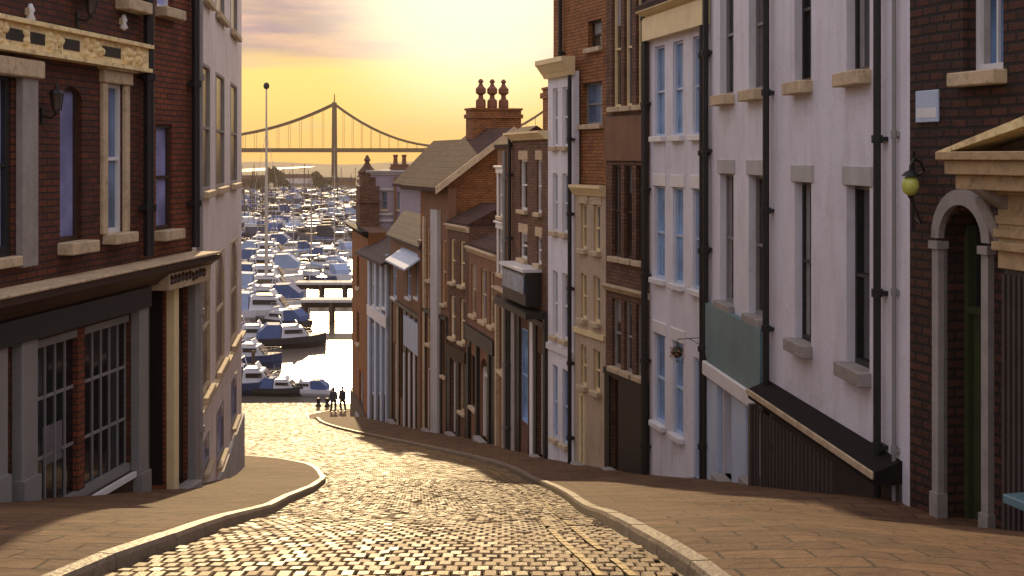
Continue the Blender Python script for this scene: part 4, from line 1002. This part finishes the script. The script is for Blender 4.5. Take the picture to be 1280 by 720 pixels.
def put(o, px, py, rz=0, s=1):
    Y = wy(py); o.location = ((px-640)/F*Y, Y, WZ+.02); o.rotation_euler = (0, 0, rz); o.scale = (s, s, s); return o
protoA = cruiser('motor_boat', 7.4, 'hull_white', 'canvas_blue'); protoB = cruiser('motor_boat', 7.4, 'hull_white', 'canvas_sky'); protoC = cruiser('motor_boat', 7.0, 'hull_dark', 'canvas_blue', 2.8); protoE = cruiser('motor_boat', 7.6, 'hull_grey', 'canvas_dark', 2.7, 'cabin_tan'); protoD = cruiser('motor_boat', 6.0, 'hull_navy', 'canvas_blue')
sA = sailboat('sailing_boat', 9, 'hull_white', 'canvas_blue', 12.5); sB = sailboat('sailing_boat', 8, 'hull_navy', 'canvas_sky', 10.5); sC = sailboat('sailing_boat', 10, 'hull_dark', 'canvas_sky', 14); sD = sailboat('sailing_boat', 9, 'hull_dark', 'brown_wood', 13, 'cabin_tan'); sE = sailboat('sailing_boat', 9.5, 'hull_grey', 'canvas_dark', 15, 'hull_grey'); sT = sailboat('sailing_boat', 12, 'hull_navy', 'canvas_dark', 20.5)
used = set()
def use(p):
    if p.name not in used: used.add(p.name); return p
    return copy_tree(p)
bpy.context.view_layer.update()
G1 = 'motor boats moored in a row on the left pontoon'
ordn = ['first', 'second', 'third', 'fourth', 'fifth', 'sixth', 'seventh', 'eighth']
specs = [(333, 402, 'B'), (334, 388, 'A'), (335, 373, 'B'), (333, 360, 'A'), (336, 347, 'B'), (335, 336, 'A'), (337, 326, 'B'), (335, 316, 'A')]
for i, (px_, py_, k) in enumerate(specs):
    o = use(protoB if k == 'B' else protoA); put(o, px_-4, py_, R(random.uniform(-5, 5))+(math.pi if i % 3 == 1 else 0), random.uniform(1.45, 1.7))
    tag(o, f'white motor boat with {"pale" if k=="B" else "dark"} blue cover, {ordn[i]} from the front of the stacked pontoon row', 'motor boat', G1)
tag(put(use(protoA), 314, 432, R(3), 1.0), 'white cruiser with navy cover by the left wall, just above the nearest boats', 'motor boat')
tag(put(use(protoD), 312, 458, R(-4), 1.0), 'navy hulled boat half hidden behind the cream house, above the blue covered boat', 'motor boat')
tag(put(use(protoC), 362, 434, R(14), 1.05), 'dark hulled cruiser with white cabin alone on the bright water', 'motor boat')
tag(put(use(protoC), 352, 410, R(160), .95), 'dark cruiser moored right behind the lone dark hulled cruiser', 'motor boat')
tag(put(use(protoD), 316, 492, R(2), 1.0), 'blue covered launch nearest the quay at lower left', 'motor boat')
tag(put(use(protoC), 352, 494, R(-6), .62), 'small dark boat at the quay between the blue launch and white-topped boat', 'motor boat')
tag(put(use(protoA), 383, 494, R(172), .55), 'small white-topped boat at the quay nearest the open water', 'motor boat')
# pontoon with finger piers
Y0, Y1 = wy(470), wy(302); x0 = (298-640)/F*Y0; x1 = (302-640)/F*Y1
t = empty('pontoon', (0, 0, WZ)); tag(t, 'long grey timber pontoon running out beside the moored motor boats', 'pontoon')
mb = MB().prism([(x0-1.2, Y0, .35), (x0+1.2, Y0, .35), (x1+1.2, Y1, .35), (x1-1.2, Y1, .35)], (0, 0, .15)); mb.build('deck', M['deck_wood'], t)
for k in range(10):
    tt = k/9; Y = Y0+(Y1-Y0)*tt; X = x0+(x1-x0)*tt
    MB().tube((X+1.3, Y, -1.5), (X+1.3, Y, 2.2), .16, .16, 8).build('pile', M['bark'], t)
# pier with railings right of the boats
def pier(py, pxa, pxb, zt, label, rail=True, wd=4):
    Y = wy(py); xa, xb = (pxa-640)/F*Y, (pxb-640)/F*Y
    t = empty('pier', (xa, Y, WZ)); tag(t, label, 'pier'); L = xb-xa
    MB().box(0, L, 0, wd, zt-.3, zt).build('deck', M['render_grey'], t)
    n_ = int(L/3.0)
    for k in range(n_+1):
        for yy_ in (.25, wd-.25): MB().tube((.3+(L-.6)*k/n_, yy_, -1.5), (.3+(L-.6)*k/n_, yy_, zt-.3), .22, .22, 8).build('pile', M['bark'], t)
    MB().box(0, L, wd*.45, wd*.55, zt-1.0, zt-.3).build('beam', M['brown_wood'], t)
    if rail:
        rb = MB().path([(0, .1, zt+1), (L, .1, zt+1)], .05, 5)
        for k in range(int(L/2)+1): rb.tube((2*k, .1, zt), (2*k, .1, zt+1), .04, .04, 5)
        rb.build('railing', M['white_paint'], t)
pier(407, 375, 520, 2.9, 'dark low timber pier on piles beside the open bright water', False, 2.6)
pier(378, 368, 520, 2.6, 'long pale railed pier crossing behind the open water', True, 3)
# boats beyond the pier
Gc = 'boats clustered beyond the pier'
tag(put(use(sT), 416, 333, R(80)), 'large navy sailing boat with the tallest bare mast, right below the bridge tower', 'sailing boat')
rnd = random.Random(11)
cl = [(392, 352, sB, 'navy sailing boat with pale sail cover just beyond the railed pier, left one'), (418, 350, protoB, 'white motor boat with pale blue cover directly beyond the railed pier'), (404, 338, protoB, 'pale blue covered white motor boat in the middle of the cluster beyond the pier'),
      (430, 336, sA, 'white sailing boat by the corner tower beyond the pier'), (384, 330, sC, 'dark sailing boat with tall mast left in the cluster'), (410, 325, protoA, 'dark blue covered motor boat behind the cluster beyond the pier'), (428, 318, protoB, 'pale covered motor boat beside the corner tower, rear of cluster'), (395, 314, sA, 'white sailing boat with bare mast at the rear of the cluster'), (362, 338, sA, 'white sailing boat between the boat row and the cluster'), (366, 318, protoA, 'white motor boat between the row and cluster, rear')]
for px_, py_, p, lb in cl:
    o = use(p); put(o, px_, py_, R(rnd.choice([0, 180, 60, 120, 90])+rnd.uniform(-12, 12)), rnd.uniform(.95, 1.2)); tag(o, lb, 'sailing boat' if 'sailing' in lb else 'motor boat', Gc)
sail = (sA, sB, sC, sD, sE)
for py_ in (306, 299, 292, 286, 280, 274, 269, 264, 260, 256, 252, 249, 246, 243):
    n_ = 9
    for i in range(n_):
        px_ = 296+150*(i+rnd.uniform(.1, .9))/n_; p = rnd.choice([protoE, protoC, protoE, protoC, protoE, sD, sE, protoB]); o = use(p); put(o, px_, py_+rnd.uniform(-2, 2), R(rnd.choice([0, 180, 90])+rnd.uniform(-25, 25)))
        q_ = rnd.uniform(1.2, 1.9); o.scale = (q_, q_, q_ if p not in sail else rnd.uniform(.8, 1.15))
        tag(o, 'small %s in the crowded far marina' % ('bare-masted sailing boat' if p in sail else 'covered motor boat'), 'sailing boat' if p in sail else 'motor boat', 'boats in the far marina')
# tall beacon mast with a ball top
Y = wy(372); t = empty('beacon_mast', ((333-640)/F*Y, Y, WZ)); tag(t, 'tall slim pole with a ball on top rising from the moored boats', 'pole')
ht = (HZ-112)/F*Y-WZ
MB().tube((0, 0, -1), (0, 0, ht*.55), .28, .2, 10).tube((0, 0, ht*.55), (0, 0, ht), .18, .1, 10).build('pole', M['alu'], t)
MB().lathe((0, 0, ht), [(.05, 0), (.35, .2), (.42, .5), (.35, .8), (.05, 1)], 10).build('ball', M['metal_black'], t)
MB().path([(-1.8, 0, ht*.5), (1.8, 0, ht*.5)], .05, 5).tube((-1.7, 0, ht*.5), (0, 0, ht*.8), .03, .03, 4).tube((1.7, 0, ht*.5), (0, 0, ht*.8), .03, .03, 4).build('crosstree', M['alu'], t)
# suspension bridge
BY = 1050.0
def bx(px): return (px-640)/F*BY
def bz(py): return (HZ-py)/F*BY
t = empty('suspension_bridge', (bx(418), BY, 0)); tag(t, 'long suspension bridge silhouetted on the yellow sky beyond the harbour', 'bridge'); X0 = bx(418)
zd = bz(187)
MB().box(-640, 640, -4, 4, zd-2.2, zd+1.2).build('deck', M['bridge_steel'], t)
def tower(dx):
    mb = MB()
    for y_ in (-4.6, 4.6): mb.tube((dx, y_, WZ-3), (dx, y_, bz(128)), 1.9, 1.3, 8)
    mb.box(dx-1.3, dx+1.3, -4.6, 4.6, bz(131), bz(128)); mb.box(dx-1.3, dx+1.3, -4.6, 4.6, zd-3, zd-1.2)
    mb.tube((dx, 0, bz(128)), (dx, 0, bz(117)), .6, .35, 6); mb.build('tower', M['bridge_steel'], t)
tw = [bx(80)-X0, 0, bx(692)-X0]
for dx in tw: tower(dx)
def cable(xa, xb, za, zm, side, xm=None):
    for y_ in (-4.6, 4.6):
        pts = []; N = 24
        for i in range(N+1):
            u = i/N; x = xa+(xb-xa)*u; z = zm+(za-zm)*(2*u-1)**2; pts.append((x, y_, z))
        MB().path(pts, .95, 6).build('main_cable', M['bridge_steel'], t)
        for i in range(1, N):
            if pts[i][2]-zd > 1.2: MB().tube(pts[i], (pts[i][0], y_, zd), .16, .16, 4).build('hanger', M['bridge_steel'], t)
cable(tw[0], 0, bz(130), bz(172), 0); cable(0, tw[2], bz(130), bz(183), 0)
for y_ in (-4.6, 4.6):
    MB().path([(tw[0], y_, bz(130)), (tw[0]-120, y_, zd)], .62, 6).path([(tw[2], y_, bz(130)), (tw[2]+130, y_, zd)], .62, 6).build('back_stay', M['bridge_steel'], t)
for dx in (-620, -560, 300, 400, 500, 620): MB().box(dx-2, dx+2, -3, 3, WZ-2, zd-1.2).build('pier', M['bridge_steel'], t)
# far shore houses and trees
rnd = random.Random(21)
lbs = 'low warehouse on the far shore below the bridge'
for i in range(22):
    X = -330+i*24+rnd.uniform(-5, 5); Y = 735+rnd.uniform(-12, 40); w_, d_, hh = rnd.uniform(14, 24), rnd.uniform(9, 14), rnd.uniform(2.5, 4.6)
    z0 = hill(X, Y)-.5
    t = empty('warehouse', (X, Y, z0), R(rnd.uniform(-12, 12))); tag(t, lbs, 'warehouse', 'warehouses on the far shore')
    MB().box(0, w_, 0, d_, 0, hh).build('wall', M[rnd.choice(['render_cream', 'render_brown', 'render_grey', 'brick_brown'])], t)
    MB().prism([(-.5, -.5, hh), (-.5, d_+.5, hh), (-.5, d_/2, hh+2.2)], (w_+1, 0, 0)).build('roof', M['tile_roof'], t)
def tree(X, Y, z0, hh, rad, label, group=None, leaves=900, sz=.8):
    t = empty('tree', (X, Y, z0)); tag(t, label, 'tree', group); tk = MB().tube((0, 0, 0), (.2, 0, hh*.6), hh*.035, hh*.015, 7)
    rr = random.Random(int(X*7+Y)); lob = []
    for k in range(7):
        a = rr.uniform(0, 6.28); c = Vector((math.cos(a)*rad*rr.uniform(.2, .6), math.sin(a)*rad*rr.uniform(.2, .6), hh*rr.uniform(.45, .85))); lob.append((c, rad*rr.uniform(.35, .6))); tk.tube((.1, 0, hh*.35), c, hh*.012, hh*.004, 5)
    tk.build('trunk', M['bark'], t); mb = MB()
    for i in range(leaves):
        c, r_ = rr.choice(lob); v = Vector([rr.gauss(0, 1) for _ in '123']).normalized()*r_*rr.uniform(.55, 1.05); p = c+v
        a1 = Vector([rr.uniform(-1, 1) for _ in '123'])*sz; a2 = Vector([rr.uniform(-1, 1) for _ in '123'])*sz; mb.quad(p-a1, p+a2, p+a1, p-a2)
    mb.build('crown', M['foliage'], t)
for (px_, hpx, Y) in ((336, 203, 722), (344, 213, 728), (350, 219, 724), (358, 224, 726), (399, 216, 730), (407, 224, 726), (313, 224, 730), (322, 226, 726), (372, 226, 800), (385, 225, 790), (430, 224, 800), (300, 222, 780)):
    X = (px_-640)/F*Y; z0 = hill(X, Y)-.3; hh = (HZ-hpx)/F*Y-z0
    tree(X, Y, z0, hh, min(hh*.45, 5), 'dark tree on the far shore against the yellow sky', 'trees on the far shore')

# ------------------------------------------------------------------ people on the quay
def skin_mesh(name, verts, edges, rad, mat, parent, sub=1):
    me = bpy.data.meshes.new(name); me.from_pydata(verts, edges, []); o = bpy.data.objects.new(name, me); C.objects.link(o)
    md = o.modifiers.new('skin', 'SKIN'); md.use_smooth_shade = True
    for i, r_ in enumerate(rad):
        sv = me.skin_vertices[0].data[i]; sv.radius = (r_, r_) if not isinstance(r_, tuple) else r_
    me.skin_vertices[0].data[0].use_root = True
    s2 = o.modifiers.new('sub', 'SUBSURF'); s2.levels = sub; s2.render_levels = sub
    me.materials.append(M[mat]); o.parent = parent; return o
def person(px, Y, rz, label, coat='coat', lean=0):
    x = (px-640)/F*Y; t = empty('person', (x, Y, g(Y)+.02), rz); tag(t, label, 'person')
    V_ = [(0, 0, .95), (0, 0, 1.15), (0, 0, 1.38), (0, -.01, 1.5), (0, -.02, 1.6), (0, -.02, 1.7),
          (-.1, 0, .88), (-.12, -.06, .5), (-.12, .04, .09), (-.12, -.13, .04), (.1, 0, .88), (.12, .1, .5), (.12, .2, .1), (.12, .06, .04),
          (-.19, 0, 1.4), (-.25, .03, 1.13), (-.23, -.1, .9), (-.23, -.13, .82), (.19, 0, 1.4), (.25, -.02, 1.13), (.24, -.05, .88), (.24, -.07, .8)]
    E_ = [(0,1),(1,2),(2,3),(3,4),(4,5),(0,6),(6,7),(7,8),(8,9),(0,10),(10,11),(11,12),(12,13),(2,14),(14,15),(15,16),(16,17),(2,18),(18,19),(19,20),(20,21)]
    r_ = [.13, .12, .14, .055, .09, .085, .09, .06, .04, .035, .09, .06, .04, .035, .06, .045, .032, .035, .06, .045, .032, .035]
    b_ = skin_mesh('body', V_, E_, r_, 'skin', t)
    skin_mesh('coat', [(0, 0, 1.02), (0, 0, 1.2), (0, 0, 1.39), V_[14], V_[15], V_[16], V_[18], V_[19], V_[20], (0, 0, .82), (0, 0, .7), (0, .0, 1.5)], [(0,1),(1,2),(2,3),(3,4),(4,5),(2,6),(6,7),(7,8),(0,9),(9,10),(2,11)], [(.2, .16), (.19, .15), (.2, .15), .09, .07, .055, .09, .07, .055, (.22, .18), (.23, .19), .085], coat, t)
    skin_mesh('trousers', [(0, 0, .92)]+[V_[i] for i in (6, 7, 8, 10, 11, 12)], [(0,1),(1,2),(2,3),(0,4),(4,5),(5,6)], [.15, .12, .09, .075, .12, .09, .075], 'trousers', t)
    for (x_, y_) in ((-.12, .04), (.12, .2)):
        MB().prism([(x_-.05, y_+.06, 0), (x_+.05, y_+.06, 0), (x_+.055, y_-.12, 0), (x_+.03, y_-.22, 0), (x_-.03, y_-.22, 0), (x_-.055, y_-.12, 0)], (0, 0, .09)).build('shoe', M['black_paint'], t, bevel=.02)
    MB().prism([(-.015, -.1, 1.63), (.015, -.1, 1.63), (0, -.1, 1.69)], (0, -.03, 0)).build('nose', M['skin'], b_)
    MB().lathe((0, .02, 1.6), [(.05, -.08), (.1, -.02), (.105, .06), (.09, .13), (.04, .175)], 12).build('hair', M['hair'], t, smooth=True)
person(417, 87, R(165), 'person in dark coat standing on the quay beside the corner tower')
person(428, 87.5, R(-30), 'second person in dark clothes on the quay, nearest the tower wall', 'trousers')
for i, px_ in enumerate((398, 409)):
    Y = 90.3; t = empty('bollard', ((px_-640)/F*Y, Y, g(Y))); tag(t, ['low black mooring bollard at the quay edge, farther from the people', 'low black mooring bollard at the quay edge close to the people'][i], 'bollard', 'mooring bollards on the quay')
    MB().lathe((0, 0, 0), [(.22, 0), (.18, .08), (.13, .15), (.12, .38), (.2, .44), (.2, .52), (.08, .57)], 14).build('post', M['metal_black'], t, smooth=True)

# ------------------------------------------------------------------ camera, light, sky
cam = bpy.data.cameras.new('camera'); co = bpy.data.objects.new('camera', cam); C.objects.link(co); bpy.context.scene.camera = co
co.location = (0, 0, 0); co.rotation_euler = (R(90), 0, 0); cam.sensor_width = 36; cam.lens = 36*F/1280
cam.shift_y = -(360-HZ)/1280; cam.clip_start = .1; cam.clip_end = 6000
SUN_EL, SUN_AZ = 14.0, -8.0       # azimuth from +Y, negative = left
sd = Vector((math.sin(R(SUN_AZ))*math.cos(R(SUN_EL)), math.cos(R(SUN_AZ))*math.cos(R(SUN_EL)), math.sin(R(SUN_EL))))
sl = bpy.data.lights.new('sun', 'SUN'); so = bpy.data.objects.new('sun', sl); C.objects.link(so); sl.energy = 2.8; sl.angle = R(.6); sl.color = (1, .72, .38)
so.rotation_euler = sd.to_track_quat('Z', 'Y').to_euler(); so.location = (0, 0, 30)
w = bpy.data.worlds.new('World'); bpy.context.scene.world = w; w.use_nodes = True; n = w.node_tree.nodes; l = w.node_tree.links
bg = n['Background']; sky = n.new('ShaderNodeTexSky'); sky.sky_type = 'NISHITA'; sky.sun_disc = False; sky.sun_elevation = R(SUN_EL); sky.sun_rotation = R(SUN_AZ)
sky.dust_density = 2.0; sky.air_density = 1.2
tc = n.new('ShaderNodeTexCoord'); nv = node(n, 'ShaderNodeVectorMath', operation='NORMALIZE'); l.new(tc.outputs['Generated'], nv.inputs[0])
sp = n.new('ShaderNodeSeparateXYZ'); l.new(nv.outputs[0], sp.inputs[0])
def math_(op, a, b_=None, c=None, clamp=False):
    x = n.new('ShaderNodeMath'); x.operation = op; x.use_clamp = clamp
    for i, v in enumerate((a, b_, c)):
        if v is None: continue
        if isinstance(v, (int, float)): x.inputs[i].default_value = v
        else: l.new(v, x.inputs[i])
    return x.outputs[0]
def mapr(v, a, b_, c=0, d=1, st='SMOOTHSTEP'):
    x = n.new('ShaderNodeMapRange'); x.interpolation_type = st; l.new(v, x.inputs['Value'])
    for k_, q_ in zip(('From Min', 'From Max', 'To Min', 'To Max'), (a, b_, c, d)): x.inputs[k_].default_value = q_
    return x.outputs[0]
def mixc(f, a, b_, mode='MIX'):
    x = n.new('ShaderNodeMix'); x.data_type = 'RGBA'; x.blend_type = mode
    if isinstance(f, (int, float)): x.inputs[0].default_value = f
    else: l.new(f, x.inputs[0])
    for i, v in ((6, a), (7, b_)):
        if isinstance(v, tuple): x.inputs[i].default_value = (*v, 1)
        else: l.new(v, x.inputs[i])
    return x.outputs[2]
# angle to a bright cloud gap added apart from the sun lamp
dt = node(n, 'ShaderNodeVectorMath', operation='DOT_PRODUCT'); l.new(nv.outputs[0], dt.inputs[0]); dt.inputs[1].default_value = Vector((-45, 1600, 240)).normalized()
cosGap = dt.outputs['Value']
# cloud deck: direction projected on a plane overhead
zz = math_('ADD', math_('MAXIMUM', sp.outputs[2], 0), .06)
cb = n.new('ShaderNodeCombineXYZ'); l.new(math_('DIVIDE', sp.outputs[0], zz), cb.inputs[0]); l.new(math_('DIVIDE', sp.outputs[1], zz), cb.inputs[1])
n1 = node(n, 'ShaderNodeTexNoise', Scale=.9, Detail=9.0, Roughness=.58); l.new(cb.outputs[0], n1.inputs['Vector'])
mp2 = node(n, 'ShaderNodeMapping'); mp2.inputs['Scale'].default_value = (9, 9, 60); l.new(nv.outputs[0], mp2.inputs['Vector'])
n2 = node(n, 'ShaderNodeTexNoise', Scale=1.0, Detail=7.0, Roughness=.6); l.new(mp2.outputs[0], n2.inputs['Vector'])
elev = math_('ADD', sp.outputs[2], math_('MULTIPLY', math_('SUBTRACT', n2.outputs['Fac'], .5), .03))
deck = mapr(elev, .066, .082)                       # under edge of the cloud bank
thin = mapr(n1.outputs['Fac'], .3, .62)
dens = math_('MULTIPLY', deck, math_('ADD', math_('MULTIPLY', thin, .5), .5))
front = mapr(cosGap, .55, .99)                        # side of the sky around the bright gap
SKY_S = .1
glow = mapr(cosGap, .984, 1.0, 0, 1)
low = mixc(mapr(elev, -.02, .07), (12.0, 6.9, 1.4), (10.9, 7.5, 2.2))
streak = mapr(n2.outputs['Fac'], .52, .72, 0, .55)
low = mixc(streak, low, (9.6, 6.4, 2.9))
lit = mixc(front, sky.outputs[0], low)
base = mixc(math_('MULTIPLY', front, mapr(elev, .35, .1)), sky.outputs[0], low)
cl_dark = mixc(front, (6.5, 5.9, 6.7), (4.3, 3.2, 3.3))
cl_lit = mixc(front, (9.0, 8.1, 9.0), (7.4, 4.7, 3.6))
cl = mixc(mapr(n2.outputs['Fac'], .38, .66), cl_dark, cl_lit)
col = mixc(dens, base, cl)
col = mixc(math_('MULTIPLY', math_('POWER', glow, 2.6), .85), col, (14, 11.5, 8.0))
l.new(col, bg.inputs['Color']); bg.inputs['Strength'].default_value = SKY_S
# haze
hz = MB().box(-2600, 2600, -80, 2850, WZ-6, 60).build('haze', M['water']); hz.data.materials.clear()
hm = bpy.data.materials.new('haze'); hm.use_nodes = True; hn = hm.node_tree.nodes; hn.remove(hn['Principled BSDF'])
pv = hn.new('ShaderNodeVolumePrincipled'); pv.inputs['Color'].default_value = (.9, .68, .44, 1); pv.inputs['Density'].default_value = .00022; pv.inputs['Anisotropy'].default_value = 0
hm.node_tree.links.new(pv.outputs[0], hn['Material Output'].inputs['Volume']); hz.data.materials.append(hm); tag(hz, 'pale golden haze in the air over the harbour', None, None, 'stuff')
s = bpy.context.scene
s.view_settings.view_transform = 'Standard'; s.view_settings.look = 'None'; s.view_settings.exposure = .32; s.view_settings.gamma = 1; s.view_settings.use_curve_mapping = False
s.cycles.use_denoising = True; s.cycles.max_bounces = 8; s.cycles.volume_bounces = 1; s.cycles.volume_step_rate = 5
